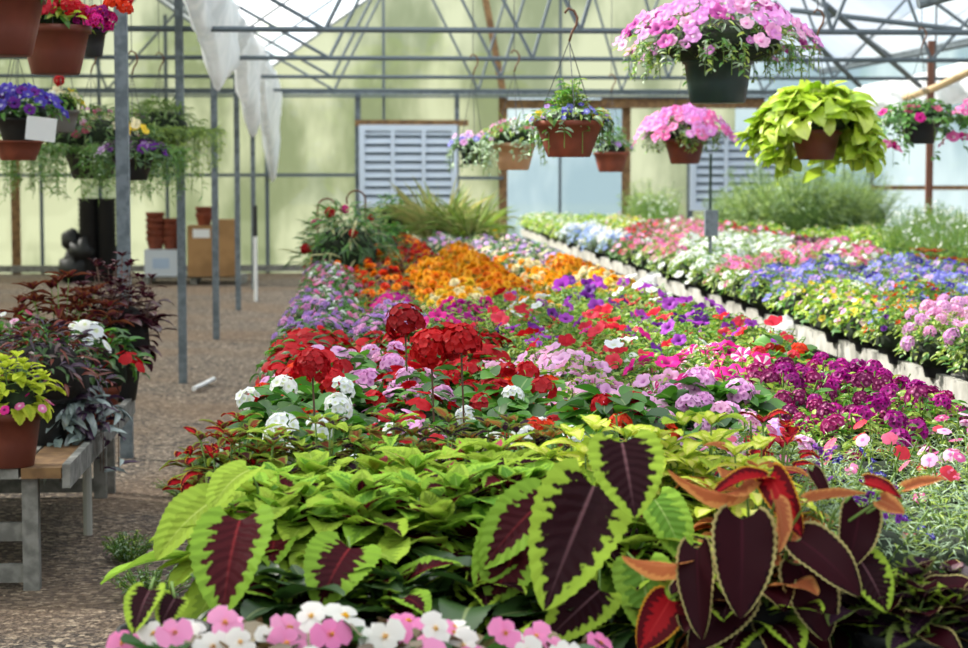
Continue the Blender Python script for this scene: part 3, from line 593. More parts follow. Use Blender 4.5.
# tall deep red geranium heads above the impatiens
for px, py, Y, s, lab in ((405, 323, 5.9, .062, 'deep red geranium ball on a tall stem, upper left of the three'), (431, 350, 5.3, .06, 'deep red geranium ball on a tall stem, lower of the three'), (461, 344, 5.25, .058, 'deep red geranium ball on a tall stem, rightmost of the three'), (312, 366, 5.15, .05, 'bright red geranium ball near the left bench edge')):
    p = at(px, py, Y); t = thing('tall_geranium', lab, 'flowering plant', (p.x, p.y, BZ)); link('nursery_pot', pot_mesh(.06, .1, BLACK), t)
    m = MB(); m.tube([(0, 0, .09), (.01, 0, .2), (0, 0, p.z - BZ)], .003, STEMD, 6); stm = m.obj('stem', t)
    m = MB(); fol_dome(m, .08, .12, 30, .06, .95, L_RD, [G1, G3], .09); m.obj('foliage', t); link('flower', flower_mesh('geranium', DRED if s > .055 else RED, 0), stm, (0, 0, p.z - BZ), (-.3, 0, U(0, 6)), s)
RS = [
 (545, 212, 'alys', 'bright green alyssum tray at the far end of the right bench'), (600, 212, 'greenw', 'green bedding plant with white flowers near the far end of the right bench'), (650, 208, 'tall', 'tall green perennial at the back of the right bench'), (600, 205, 'tall', 'tall green perennial at the far left of the right bench'), (690, 205, 'poppy', 'tall plant with orange poppy flowers on the right bench'),
 (600, 240, 'pbl', 'pale blue lobelia at the bench edge'), (640, 235, 'rose', 'rose pink petunia near the bench edge behind the white ones'), (660, 245, 'pinkr', 'pink petunia behind the white petunias'), (700, 225, 'pinkr', 'pink petunia far along the right bench'), (745, 228, 'rose', 'rose impatiens behind the white petunias'), (780, 230, 'rose', 'rose impatiens left of the dark burgundy plants'), (820, 232, 'dark', 'dark burgundy foliage plant at the back of the right bench'), (620, 225, 'cream', 'cream calibrachoa near the far end of the right bench'),
 (700, 255, 'white', 'white petunia at the front edge of the right bench'), (735, 248, 'white', 'white petunia in the middle of the right bench'), (775, 245, 'white', 'white petunia at the back of the white group'), (790, 262, 'pinkr', 'pale pink petunia behind the lavender blue ones'), (850, 255, 'pinkr', 'pale pink petunia at the back of the right bench'), (730, 270, 'pinkr', 'pale pink petunia at the bench edge in front of the white ones'),
 (750, 295, 'blue', 'lavender blue petunia at the bench edge'), (780, 275, 'blue', 'lavender blue petunia in the middle of the right bench'), (830, 272, 'blue', 'lavender blue petunia at the back'), (890, 270, 'blue', 'violet blue petunia at the right side'), (940, 280, 'blue', 'violet blue petunia at the right edge of the picture'),
 (790, 305, 'cream', 'cream calibrachoa at the bench edge'), (840, 300, 'cream', 'cream calibrachoa behind the mixed ones'), (860, 325, 'cali', 'mixed orange and blue calibrachoa at the bench edge'), (900, 315, 'cali', 'mixed orange and blue calibrachoa in the middle of the right bench'), (930, 300, 'cali', 'mixed calibrachoa behind the pale pink phlox'), (945, 325, 'phlox', 'pale pink phlox at the right edge of the picture'), (950, 350, 'cali', 'mixed calibrachoa nearest on the right bench'),
 (950, 253, 'rust', 'rust red coleus on the right bench at the picture edge'), (905, 240, 'greenw', 'light green bedding plant behind the rust coleus'), (940, 225, 'tall', 'tall light green plant at the far right'), (870, 238, 'greenw', 'light green bedding plant right of the burgundy ones')]
y = 7.2; row = 0
while y < 28.3:
    dx = .29; x = 2.54 + (row % 2) * .04
    while x < 4.3:
        X = x + U(-.03, .03); Y = y + U(-.04, .04); q = pix((X, Y, .93)); s = RS[nearest(RS, *q)]
        if q[0] < 1010: place_plant(s[2], (X, Y, BZR), s[3], s[3] + ' patch', Y < 9.5, pot=(.075, .08, BLACK), sc=U(.95, 1.15) if y > 12 else U(.92, 1.1))
        x += dx
    y += .29 if y < 13 else .42; row += 1
y = 13.0
while y < 27.6:
    x = 4.95
    while x < 6.4:
        X = x + U(-.05, .05); Y = y + U(-.05, .05); q = pix((X, Y, 1.05))
        if q[0] < 1000:
            k, lab = ('rust', 'rust red coleus on the rear right bench') if q[1] > 245 and q[0] > 920 else (('tall', 'tall light green plant on the rear right bench') if q[0] > 900 else ('greenw', 'light green plant with tiny flowers on the rear right bench'))
            place_plant(k, (X, Y, BZ), lab, lab + ' patch', False, sc=U(.95, 1.15))
        x += .44
    y += .5
for Y in (4.02, 4.3, 4.58):
    X = gx0 = at(835 if Y > 4.1 else 860, 500, Y).x
    while X < 1.6:
        q = pix((X, Y, .98)); s = SEED[nearest(SEED, q[0], min(q[1], 505))]
        if s[2] in ('pet_dmag', 'org_red', 'ver_lav'): s = SEED[[z_[2] for z_ in SEED].index('lob')]
        place_plant(s[2], (X + U(-.02, .02), Y, BZ), s[3], s[3] + ' patch', True, sc=U(1.0, 1.15)); X += .27
for i, (px, Y, s, lab) in enumerate(((765, 24.5, 1.0, 'feathery light green shrub below the lime hanging vine, leftmost'), (800, 23.6, 1.15, 'feathery light green shrub directly below the lime hanging vine'), (838, 24.2, 1.05, 'feathery light green shrub right of the lime hanging vine'), (735, 26.2, .8, 'feathery green shrub in front of the right louvre window'), (650, 27, .8, 'feathery green shrub behind the white tray flowers'), (865, 25.5, .9, 'feathery green shrub near the brown post'))):
    p = at(px, 200, Y); place_plant('feather', (p.x, p.y, BZ), lab, None, False, pot=(.12, .14, BLACK), sc=s * 1.5)
# ------------------------------------------------------------------ plants standing at the far left of the bed
def custom(name, label, cat, px, py, Y, build, pot, z=None, extra=None):
    p = at(px, py, Y); zz = p.z if z is None else z
    t = thing(name, label, cat, (p.x, p.y, zz)); pr, ph, pm, rib = pot; link('pot', pot_mesh(pr, ph, pm, rib), t)
    m = MB(); build(m, ph * .85); m.obj('foliage', t, True)
    if extra: extra(t, ph * .85)
    return t
def flowers(t, n, Rr, H, z0, kind, mats, fr_, maxrho=.97, c=(0, 0), low=0):
    for p, nv in dome_pts(n, Rr, H, z0, maxrho):
        p = p + Vector((c[0], c[1], 0)); e = (nv.to_track_quat('Z', 'Y').to_matrix() @ Matrix.Rotation(U(0, 6.28), 3, 'Z')).to_euler()
        link('flower', flower_mesh(kind, random.choice(mats), random.randrange(3)), t, p, e, fr_ * U(.8, 1.2))
VAR = leafmat('variegated', 'c8c48a', '3f5a2a')
custom('variegated_shrub', 'dark bushy plant with red flowers at the far left corner of the bed', 'flowering plant', 345, 262, 14.6, lambda m, z: fol_dome(m, .36, .56, 520, .14, .3, L_LA, [G3, G3, VAR, G1], z), (.12, .12, BLACK, 0), BZ, lambda t, z: flowers(t, 7, .33, .56, z, 'geranium', [RED, RED, HOT], .035))
custom('variegated_shrub', 'bushy dark green plant behind the red flowered corner plant', 'foliage plant', 375, 255, 17.2, lambda m, z: fol_dome(m, .3, .42, 260, .12, .32, L_LA, [G3, G1], z), (.12, .12, BLACK, 0), BZ)
custom('ornamental_grass', 'spiky yellow green grass plant at the far end of the bed', 'grass plant', 440, 222, 20, lambda m, z: fol_blades(m, .5, .78, 300, [GP, leafmat('straw', 'd6cf90', 'b4ba70')], .022, z), (.12, .12, BLACK, 0), BZ)
custom('ornamental_grass', 'yellow green grass plant right of the other far grass', 'grass plant', 470, 222, 19.7, lambda m, z: fol_blades(m, .4, .66, 220, [G2, GP, leafmat('straw', '', '')], .024, z), (.12, .12, BLACK, 0), BZ)
custom('potted_shrub', 'small bright green shrub in front of the left louvre window', 'foliage plant', 392, 225, 20.3, lambda m, z: fol_dome(m, .22, .5, 260, .07, .5, L_OV, [G1, G1, G2], z + .05), (.12, .14, BLACK, 0), BZ)
custom('snapdragon', 'yellow flowered spikes at the far end of the bed', 'flowering plant', 497, 228, 19.6, lambda m, z: fol_dome(m, .15, .16, 90, .06, .4, L_OV, [G1, G2], z), (.09, .1, BLACK, 0), BZ, lambda t, z: flowers(t, 8, .13, .24, z, 'puff', [YEL], .035))
# curled rusty plant hooks at the corner plant
for (px, py, lab) in ((327, 208, 'rusty curled hanger tip above the dark corner plant, left one'), (356, 200, 'rusty curled hanger tip above the dark corner plant, right one')):
    m = MB(); p = at(px, py, 15); P = []
    for i in range(14): a = i / 13 * 3.6; P.append((-.07 * math.cos(a) * (1 if px < 340 else -1), 0, .07 * math.sin(a)))
    P = [(P[0][0], 0, -.55)] + P; m.tube([(a, b, c) for a, b, c in P], .008, RUST, 6); o = m.obj('plant_hook', None, True); o.location = p; tag(o, lab, 'hook')
# ------------------------------------------------------------------ hanging baskets
def basket(label, px, pyrim, Y, wpx, hpx, mat, build, extra=None, rib=.0, hookz=None, taper=.68, hooklen=.5, name='hanging_basket'):
    r = wpx / F * Y / 2; h = hpx / F * Y; p = at(px, pyrim, Y); t = thing(name, label, 'hanging basket', (p.x, p.y, p.z - h)); link('pot', pot_mesh(r, h, mat, rib, taper), t)
    m = MB(); build(m, h * .9, r); m.obj('foliage', t, True)
    if extra: extra(t, h * .9, r)
    hz = h + hooklen; m = MB()
    for i in range(3):
        q = i * 2.094 + .6; m.tube([(r * .98 * math.cos(q), r * .98 * math.sin(q), h * .95), (0, 0, hz)], .002, WIRE, 4)
    hw = m.obj('hanger_wires', t)
    m = MB(); P = [(0, 0, hz), (0, 0, hz + .05)] + [(.035 * (1 - math.cos(a)) , 0, hz + .09 + .035 * math.sin(a)) for a in [0, .6, 1.2, 1.8, 2.4, 3.0, 3.6]]
    m.tube([(0, 0, hz), (.012, 0, hz + .04), (.03, 0, hz + .07), (.035, 0, hz + .1), (.02, 0, hz + .13), (-.005, 0, hz + .14), (-.02, 0, hz + .12)], .006, RUST, 6); m.obj('hook', hw, True)
    rz_ = roofz(p.x) - (p.z - h); m = MB(); m.tube([(0, 0, hz + .135), (0, 0, rz_)], .0025, WIRE, 4); m.obj('suspension_wire', t)
    return t
def F_pet(m, z, r, k=1.0, mats=(GS, G2, G1)):
    fol_dome(m, r * 1.7 * k, r * 1.0 * k, 420, .05, .35, L_LA + L_OV, list(mats), z); fol_strands(m, r * 1.05 * k, 60, .01, .08, .035, .5, L_LA + L_OV, list(mats), .06, z, leaves=20)
PPET = petal('mauve_pink', 'f0aae6', 'e08cd6', 'fbe8f8'); PP2 = petal('deep_mauve', 'c85aa8', 'b8489c', '7a2070')
basket('large mauve petunia basket in a dark green ribbed pot, top right of centre', 718, 57, 8.3, 72, 46, DKGREEN, lambda m, z, r: (F_pet(m, z, r, 1.55), fol_upright(m, r * 1.9, r * 1.6, 60, .03, .35, L_LA + L_OV, [GS, G2, G1], z, 16)), lambda t, z, r: (flowers(t, 135, r * 2.95, r * 2.1, z - .05, 'petunia', [PPET, PPET, LPK, PP2], .032, .98), flowers(t, 30, r * 2.2, r * 1.2, z - .04, 'petunia', [PPET, PP2], .023, 1.0)), .012, taper=.76)
basket('lime green sweet potato vine in a terracotta hanging pot', 816, 130, 10.6, 52, 30, TERRA, lambda m, z, r: (fol_dome(m, r * 2.0, r * 1.6, 250, .12, .85, L_HT, [GL, leafmat('chartreuse', 'd6e468', 'b0cc3a')], z), fol_strands(m, r * 1.45, 40, .08, .26, .115, .85, L_HT, [GL, leafmat('chartreuse', '', '')], .05, z, leaves=10, front=.75)), None, .012)
basket('round basket of mauve pink petunias in a terracotta pot near the right window', 685, 139, 13.6, 42, 25, TERRA, lambda m, z, r: F_pet(m, z, r, 1.15), lambda t, z, r: flowers(t, 110, r * 2.45, r * 2.1, z - .08, 'petunia', [PNK, PPET, PPET], .04, .99), 0)
basket('dark basket with deep pink flowers at the right picture edge', 920, 122, 13.5, 42, 22, BLACK, lambda m, z, r: (fol_dome(m, r * 1.9, r * 1.1, 260, .06, .6, L_OV, [G1, G3], z), fol_strands(m, r * 2.0, 40, .05, .3, .06, .6, L_OV, [G1, G3], .05, z)), lambda t, z, r: (flowers(t, 12, r * 2.4, r * .9, z, 'petunia', [ROSE, HOT], .035), flowers(t, 8, .12, .08, z - .2, 'petunia', [HOT, PNK], .035, c=(-.27, -.1)), flowers(t, 9, .14, .08, z - .16, 'petunia', [HOT, PNK], .035, c=(.25, -.1)), flowers(t, 9, .12, .12, z + .02, 'petunia', [HOT, PNK], .035, c=(.32, -.05))), 0)
basket('terracotta basket of violet and yellow flowers hanging in the centre', 569, 121, 8.6, 70, 36, TERRA2, lambda m, z, r: (fol_dome(m, r * 1.2, r * .5, 200, .045, .5, L_OV, [G1, G2, GS], z), fol_strands(m, r * .7, 30, .02, .14, .04, .5, L_OV, [G1, GS], .03, z), fol_upright(m, .07, .22, 22, .04, .4, L_OV, [G1, G2], z)), lambda t, z, r: (flowers(t, 38, r * 1.25, r * .5, z, 'petunia', [BLU, LAV, VIO, BLU], .013), flowers(t, 10, .05, .05, z, 'petunia', [YEL, CREAM], .015, c=(.13, -.04)), flowers(t, 8, .05, .04, z, 'petunia', [YEL, CREAM], .015, c=(-.14, -.04))), 0, hooklen=.34, taper=.62)
basket('tan basket of pale trailing flowers left of the central terracotta basket', 514, 143, 12.8, 44, 27, TAN, lambda m, z, r: (fol_dome(m, r * 1.4, r * 1.1, 240, .05, .4, L_OV, [GS, G1, G2], z), fol_strands(m, r * 1.4, 30, .05, .16, .04, .4, L_OV, [GS], .03, z), fol_blades(m, .1, .28, 18, [G2], .06, z)), lambda t, z, r: flowers(t, 26, r * 1.5, r * 1.1, z, 'spray', [ROSE, WHT, LPK], .025), 0, hooklen=.45)
basket('small dark green basket with pale violet flowers, leftmost of the central baskets', 473, 148, 13.8, 28, 16, DKGREEN, lambda m, z, r: (fol_dome(m, r * 1.5, r * .9, 140, .05, .5, L_OV, [GS, G1], z), fol_strands(m, r * 1.3, 24, .05, .2, .04, .5, L_OV, [GS], .03, z)), lambda t, z, r: flowers(t, 24, r * 1.9, r * 1.1, z, 'petunia', [LPP, BLU, LAV], .024), 0)
basket('small terracotta basket with violet flowers behind the central basket', 611, 152, 16.5, 36, 20, TERRA2, lambda m, z, r: (fol_dome(m, r * 1.2, r * 1.0, 160, .06, .4, L_OV, [GS, G1], z), fol_upright(m, .12, .3, 16, .05, .4, L_OV, [GS, G1], z)), lambda t, z, r: flowers(t, 16, r * 1.3, r * .7, z, 'petunia', [VIO, LAV, WHT], .022), 0)
# left group
basket('terracotta ribbed basket with red and pink flowers at upper left', 55, 26, 8.2, 70, 47, TERRA, lambda m, z, r: fol_dome(m, r * 1.15, r * .8, 130, .06, .5, L_OV, [G1, GL, YEL and G2], z), lambda t, z, r: (flowers(t, 34, r * 1.3, r * .75, z, 'verbena', [CORAL, RED, CORAL], .032), flowers(t, 12, .07, .08, z - .01, 'verbena', [HOT, MAG], .028, c=(.17, -.04)), flowers(t, 10, .06, .08, z + .04, 'verbena', [RED, ORD], .028, c=(.25, -.02))), .015, taper=.66)
basket('terracotta ribbed basket cut off by the top left corner', 2, -6, 7.4, 84, 60, TERRA, lambda m, z, r: fol_dome(m, r * 1.1, r * .8, 120, .06, .5, L_OV, [G1, G2], z), lambda t, z, r: flowers(t, 16, r * 1.1, r * .8, z, 'verbena', [CORAL, YEL], .03), .015, taper=.66)
basket('small dark pot behind the red flowered terracotta basket', 93, 30, 9.8, 26, 26, BLACK, lambda m, z, r: fol_dome(m, r * 1.3, r, 60, .05, .5, L_OV, [G1, G2], z), lambda t, z, r: flowers(t, 12, r * 1.4, r * .9, z, 'verbena', [HOT, MAG], .028), 0)
VB = basket('dark basket full of violet blue petunias at the left edge', 20, 118, 10.6, 50, 22, BLACK, lambda m, z, r: fol_dome(m, r * 1.6, r * .8, 160, .06, .5, L_OV, [G3, G1], z), lambda t, z, r: flowers(t, 48, r * 1.75, r * 1.25, z, 'petunia', [VIO, PUR, VIO], .034, 1.0), 0)
basket('terracotta bowl basket with white flowers at the left edge below the violet ones', 18, 140, 11.5, 50, 20, TERRA2, lambda m, z, r: fol_dome(m, r * .9, r * .5, 70, .05, .5, L_OV, [G1, G2], z), lambda t, z, r: flowers(t, 9, r * .8, r * .5, z, 'petunia', [WHT, CREAM], .025), 0)
basket('grey basket with white, red and yellow flowers beside the violet ones', 62, 110, 11.8, 34, 22, GREY, lambda m, z, r: fol_dome(m, r * 1.3, r * 1.2, 120, .05, .5, L_OV, [G1, G2], z), lambda t, z, r: (flowers(t, 12, r * 1.3, r * 1.3, z, 'petunia', [WHT, CREAM, YEL], .032), flowers(t, 1, .03, .14, z + .06, 'geranium', [RED], .035)), 0)
fernL = [leafmat('fern', '7f9c4a', '4f7030')]
basket('wide ferny basket with pink and white flowers left of the first steel post', 92, 150, 13.2, 56, 28, BLACK, lambda m, z, r: (fol_dome(m, r * 2.4, r * 1.6, 700, .08, .3, L_LA + L_OV, fernL + [G3], z), fol_strands(m, r * 2.1, 170, .08, .32, .07, .3, L_LA, fernL + [G1], .06, z, leaves=20)), lambda t, z, r: (flowers(t, 34, r * 1.8, r * 1.5, z, 'petunia', [LPK, ROSE, PNK, CREAM], .03)), 0)
basket('ferny green basket right of the first steel post', 160, 140, 14.9, 38, 22, BLACK, lambda m, z, r: (fol_dome(m, r * 2.2, r * 2.2, 420, .08, .3, L_LA + L_OV, fernL, z), fol_strands(m, r * 2.0, 110, .05, .28, .07, .3, L_LA, fernL + [G2], .1, z, leaves=20)), lambda t, z, r: flowers(t, 6, .12, .2, z, 'petunia', [HOT, PNK], .035, c=(-.2, 0)), 0)
basket('basket of dark purple and cream flowers behind the first steel post', 133, 158, 12.2, 40, 22, BLACK, lambda m, z, r: (fol_dome(m, r * 1.7, r * 1.1, 220, .06, .4, L_OV, [G3, GV], z), fol_strands(m, r * 1.5, 40, .03, .16, .05, .4, L_OV, [G3], .05, z)), lambda t, z, r: (flowers(t, 30, r * 1.9, r * .9, z, 'petunia', [PUR, PUR, GV, LAV], .028), flowers(t, 8, .1, .12, z + .1, 'petunia', [CREAM, YEL], .03, c=(0, -.05))), 0)
m = MB(); m.box((0, 0, 0), (.15, .004, .12), WHITE); o = m.obj('price_card', VB); o.location = Vector(at(41, 129, 10.35)) - VB.location; o.rotation_euler = (.1, .12, .1); o['label'] = 'blank white card'
# metal pole with green holder on the right bench
p = at(710, 232, 15.2); m = MB(); m.tube([(0, 0, 0), (0, 0, 1.0)], .012, plain('dark_green_metal', '2a3f36', .5)); o = m.obj('support_rod'); o.location = (p.x, p.y, BZR); tag(o, 'thin dark upright rod under the mauve pink petunia basket', 'rod')
m = MB(); m.box((0, 0, p.z - BZR + .07), (.1, .06, .2), STEEL); m.tube([(0, 0, 0), (0, 0, p.z - BZR)], .01, STEEL); o = m.obj('metal_bracket_box'); o.location = (p.x, p.y - .042, BZR); tag(o, 'small grey metal box on the upright rod over the right bench', 'box')
# crumpled white liner over bench edge
for (px, py, Y, w, lab) in ((790, 328, 11.1, .22, 'white crumpled plastic liner on the right bench edge in front of the lavender petunias'), (655, 268, 16.0, .2, 'white crumpled liner far along the right bench edge')):
    p = at(px, py, Y); m = MB(); V = []; N = 12
    for i in range(N):
        for j in range(N): V.append((w * (i / (N - 1) - .5) * 1.6, w * (j / (N - 1) - .5), .1 * math.sin(i * 1.1 + j * .7) * .4 + U(-.012, .012) - abs(j - 6) * .004 + (N / 2 - i) * .01))
    m.raw(V, [(i * N + j, (i + 1) * N + j, (i + 1) * N + j + 1, i * N + j + 1) for i in range(N - 1) for j in range(N - 1)], PLAS); o = m.obj('plastic_liner', None, True); o.location = (2.47, p.y, BZ + .06); o.rotation_euler = (0, -.9, .3); tag(o, lab, 'plastic liner')
# ------------------------------------------------------------------ foreground coleus
KONG = coleusmat('kong_dark_lime', '1e070d', '94b03a', .68, '2a0a12', 'a07078', transl=.22); KONG2 = coleusmat('kong_red_centre', '4a1018', '7ca034', .55, '2c0a12', 'a03438', transl=.25); LIMEC = coleusmat('lime_leaf', '7f9c38', 'a2bd46', .5, '98ac3c', 'e0e890'); LIMEG = coleusmat('green_leaf', '5f8f34', '9cc548', .55, '7fa83c', 'd0e090')
YELC = coleusmat('yellow_leaf', 'dde070', 'c8d64c', .55, 'e8e48a', 'f4f0b0'); HEART = coleusmat('dark_heart', '250810', '1c060b', .9, '320b12', '501828', 'b0a468', .12); REDC = coleusmat('glossy_red', '9a1420', '5a0d16', .5, 'b01c20', 'e04040', 'e0a030'); UNDER = coleusmat('orange_underside', 'b06a42', 'c88850', .7, 'a85838', 'd8a878', None, .5)
MOTT = coleusmat('mottled_dark', '4a2a2c', '7f8f3c', .55, '8a4a28', 'b06040'); MOTT2 = coleusmat('rust_mottle', '9a5a28', '7a7a34', .5, '3f2a30', 'c08850'); PLUM = coleusmat('plum', '3c2434', '6a7a3c', .72, '2c1a2a', '805070'); PINKC = coleusmat('pink_centre', 'c0506a', '9cc040', .35, 'a03050', 'e090a0')
def coleus(label, X, Y, Rr, H, ns, L, mats, T=None, W=.72, nodes=4, hero=(), name='coleus', inner=INNER, stem=STEMG, z=BZ):
    t = thing(name, label, 'foliage plant', (X, Y, z)); link('nursery_pot', pot_mesh(.085, .11, BLACK), t); m = MB(); fol_coleus(m, Rr, H, ns, L, mats, T, W, .07, nodes, stem, inner)
    org = Vector((X, Y, z)); st = MB()
    for (bx_, by_, tx, ty, w, d0, d1, mat, nz, dr) in hero:
        a = at(bx_, by_, d0) - org; b = at(tx, ty, d1) - org; ax = b - a; Ln = ax.length; nv = Vector((nz[0], nz[1], nz[2]))
        ww = w / F * (d0 + d1) / 2
        m.add(leafT(30, 5, 'heart', dr, .10, .035, .012), fr(a, ax, nv, ww, Ln), mat, .3 + .4 * R())
        c = Vector((a.x * .3, a.y * .3, .12)); st.tube([c, c.lerp(a, .6) + Vector((0, 0, .05)), a], [.004, .003, .002], stem, 5)
    m.obj('foliage', t, True)
    if hero: st.obj('stems', t, True)
    return t
CAMN = (0, -1, .45)
def gx_(px, Y): return at(px, 500, Y).x
# right kong coleus: large lime-margined leaves
coleus('large coleus with dark lime-edged leaves in the front centre', gx_(600, 3.75), 3.78, .14, .26, 7, .13, [KONG, LIMEG, KONG2, LIMEC], L_BIG, .8, hero=(
 (622, 442, 636, 516, 84, 3.52, 3.42, KONG, (0, -1, .35), .3), (594, 486, 545, 604, 108, 3.6, 3.42, KONG, (-.15, -1, .4), .4), (640, 565, 655, 640, 70, 3.6, 3.5, LIMEG, (0, -1, .5), .5),
 (600, 590, 545, 640, 62, 3.55, 3.45, KONG, (.1, -1, .6), .5), (545, 500, 480, 560, 70, 3.7, 3.6, KONG2, (-.1, -.8, .7), .8), (520, 545, 490, 600, 70, 3.66, 3.6, KONG2, (-.2, -1, .5), .8), (655, 500, 690, 560, 54, 3.7, 3.62, LIMEG, (.2, -1, .6), .8)), name='large_leaf_coleus')
coleus('dark red coleus with heart shaped leaves in the front right', gx_(760, 3.5), 3.52, .12, .2, 5, .12, [HEART, KONG, UNDER], L_BIG, .75, inner=INNERD, stem=STEMG, hero=(
 (742, 518, 742, 618, 74, 3.4, 3.34, HEART, (.05, -1, .3), .3), (697, 548, 700, 640, 44, 3.42, 3.36, HEART, (-.5, -.9, .2), .3), (690, 560, 628, 572, 36, 3.45, 3.35, UNDER, (-.1, -.8, -.6), .8),
 (745, 478, 690, 512, 26, 3.5, 3.3, UNDER, (-.2, -.8, -.4), 1.4), (765, 480, 715, 478, 24, 3.5, 3.42, REDC, (0, -.5, .9), 1.2), (770, 476, 800, 532, 38, 3.5, 3.4, REDC, (-.2, -1, .2), .9), (775, 500, 788, 546, 26, 3.42, 3.32, UNDER, (.4, -1, .1), .8),
 (860, 506, 850, 570, 52, 3.45, 3.4, HEART, (.2, -1, .3), .5), (800, 540, 865, 590, 56, 3.42, 3.34, HEART, (0, -.8, .6), .8), (800, 565, 830, 640, 64, 3.44, 3.38, HEART, (.1, -1, .3), .6), (860, 560, 890, 610, 50, 3.44, 3.38, KONG, (.1, -1, .4), .7),
 (808, 500, 866, 490, 14, 3.4, 3.36, UNDER, (0, -.8, .7), .5), (865, 482, 905, 494, 22, 3.42, 3.4, REDC, (0, -.6, .8), .8), (905, 488, 945, 476, 14, 3.42, 3.4, UNDER, (0, -.8, .7), .5), (880, 500, 904, 512, 22, 3.4, 3.36, UNDER, (0, -1, .3), .5), (812, 470, 830, 500, 18, 3.5, 3.48, HEART, (.2, -1, .3), .4),
 (740, 590, 690, 650, 60, 3.45, 3.4, HEART, (0, -1, .4), .5), (670, 600, 640, 650, 50, 3.45, 3.4, REDC, (0, -1, .4), .5)), name='heart_leaf_coleus')
coleus('very dark coleus in the lower right corner', gx_(905, 3.5), 3.5, .12, .14, 6, .12, [HEART, PLUM, KONG], L_BIG, .75, inner=INNERD, name='dark_coleus')
coleus('dark coleus cut by the right picture edge', gx_(975, 3.55), 3.55, .12, .13, 6, .09, [HEART, GB, PLUM], L_BIG, .75, inner=INNERD, name='dark_coleus')
# left lime coleus group
LT = [LIMEC, LIMEG, LIMEG, LIMEC, KONG2, LIMEC, KONG]
coleus('lime green coleus at the front left, overhanging the aisle', gx_(275, 4.0), 4.05, .19, .22, 6, .19, LT, L_BIG, .72, hero=((240, 520, 218, 610, 92, 3.72, 3.55, KONG2, (-.3, -1, .5), .5), (215, 500, 150, 550, 60, 4.0, 3.9, LIMEC, (-.5, -.8, .5), .8), (250, 470, 205, 500, 50, 3.95, 3.85, LIMEC, (-.3, -.5, .9), .9)), name='lime_coleus')
coleus('lime green coleus second from the aisle in the front row', gx_(345, 4.0), 4.0, .18, .22, 6, .19, LT, L_BIG, .72, hero=((350, 548, 318, 596, 80, 3.72, 3.58, KONG2, (0, -.7, .8), .9),), name='lime_coleus')
coleus('lime green coleus third from the aisle in the front row', gx_(440, 4.0), 4.0, .18, .23, 6, .19, LT, L_BIG, .72, hero=((520, 520, 478, 580, 66, 3.72, 3.6, KONG2, (0, -1, .5), .8),), name='lime_coleus')
coleus('green coleus with dark hearted leaves between the lime and lime-edged ones', gx_(515, 4.05), 4.1, .15, .25, 6, .17, [LIMEG, KONG2, KONG, LIMEG], L_BIG, .75, name='green_coleus')
coleus('lime coleus behind the front row on the left', gx_(300, 4.35), 4.35, .17, .22, 6, .17, [LIMEC, LIMEG], L_BIG, .72, name='lime_coleus')
coleus('lime coleus behind the front row, with a pink-hearted leaf', gx_(400, 4.35), 4.35, .17, .23, 6, .17, [LIMEC, LIMEC, LIMEG, PINKC], L_BIG, .72, name='lime_coleus')
coleus('bright lime coleus left of the dark lime-edged one', gx_(485, 4.35), 4.38, .15, .26, 7, .13, [LIMEC, LIMEC, PINKC], L_BIG, .72, name='lime_coleus')
for px, lab in ((585, 'left'), (645, 'middle'), (700, 'right')): coleus('bright yellow coleus behind the front coleus, %s of three' % lab, gx_(px, 4.25), 4.25, .15, .33 if px != 645 else .31, 9, .11, [YELC, YELC, YELC, LIMEC], L_COL, .75, name='yellow_coleus')
coleus('yellow coleus between the dark heart leaves and the lobelia', gx_(745, 4.1), 4.05, .13, .3, 7, .1, [YELC, YELC, UNDER], L_COL, .75, name='yellow_coleus')
coleus('red leaved coleus rising behind the yellow ones', gx_(775, 4.5), 4.5, .1, .33, 4, .075, [REDC, coleusmat('pink_red', 'c0405a', '9a1828', .6, 'b02030')], L_COL, .7, nodes=3, name='red_coleus')
for px, Y, ms, lab in ((232, 4.6, [REDC, MOTT], 'small red coleus at the aisle edge behind the lime ones'), (265, 4.55, [MOTT, LIMEC, PLUM], 'mottled green and dark coleus at the aisle edge'), (325, 4.6, [MOTT, MOTT2, LIMEC, PLUM], 'mottled brown coleus second from the aisle edge'), (385, 4.6, [MOTT2, MOTT, LIMEG], 'rust and green mottled coleus in the second row'), (440, 4.6, [PLUM, MOTT, MOTT2], 'plum coleus in the second row'), (500, 4.6, [MOTT2, PLUM, PLUM], 'dark plum coleus in front of the middle white geranium'), (545, 4.5, [MOTT, PLUM, MOTT2], 'dark coleus left of the yellow ones')):
    coleus(lab, gx_(px, Y), Y, .15, .3, 11, .08, ms, L_COL, .7, name='mottled_coleus')
coleus('small dark coleus with yellow green margins at the lower left', gx_(160, 3.55), 3.6, .06, .0, 3, .06, [KONG, PLUM], L_BIG, .75, nodes=2, hero=((150, 590, 132, 628, 42, 3.4, 3.3, KONG, (-.2, -.8, .6), .5), (175, 598, 160, 625, 34, 3.4, 3.35, KONG, (.1, -.8, .6), .5)), name='dark_coleus')
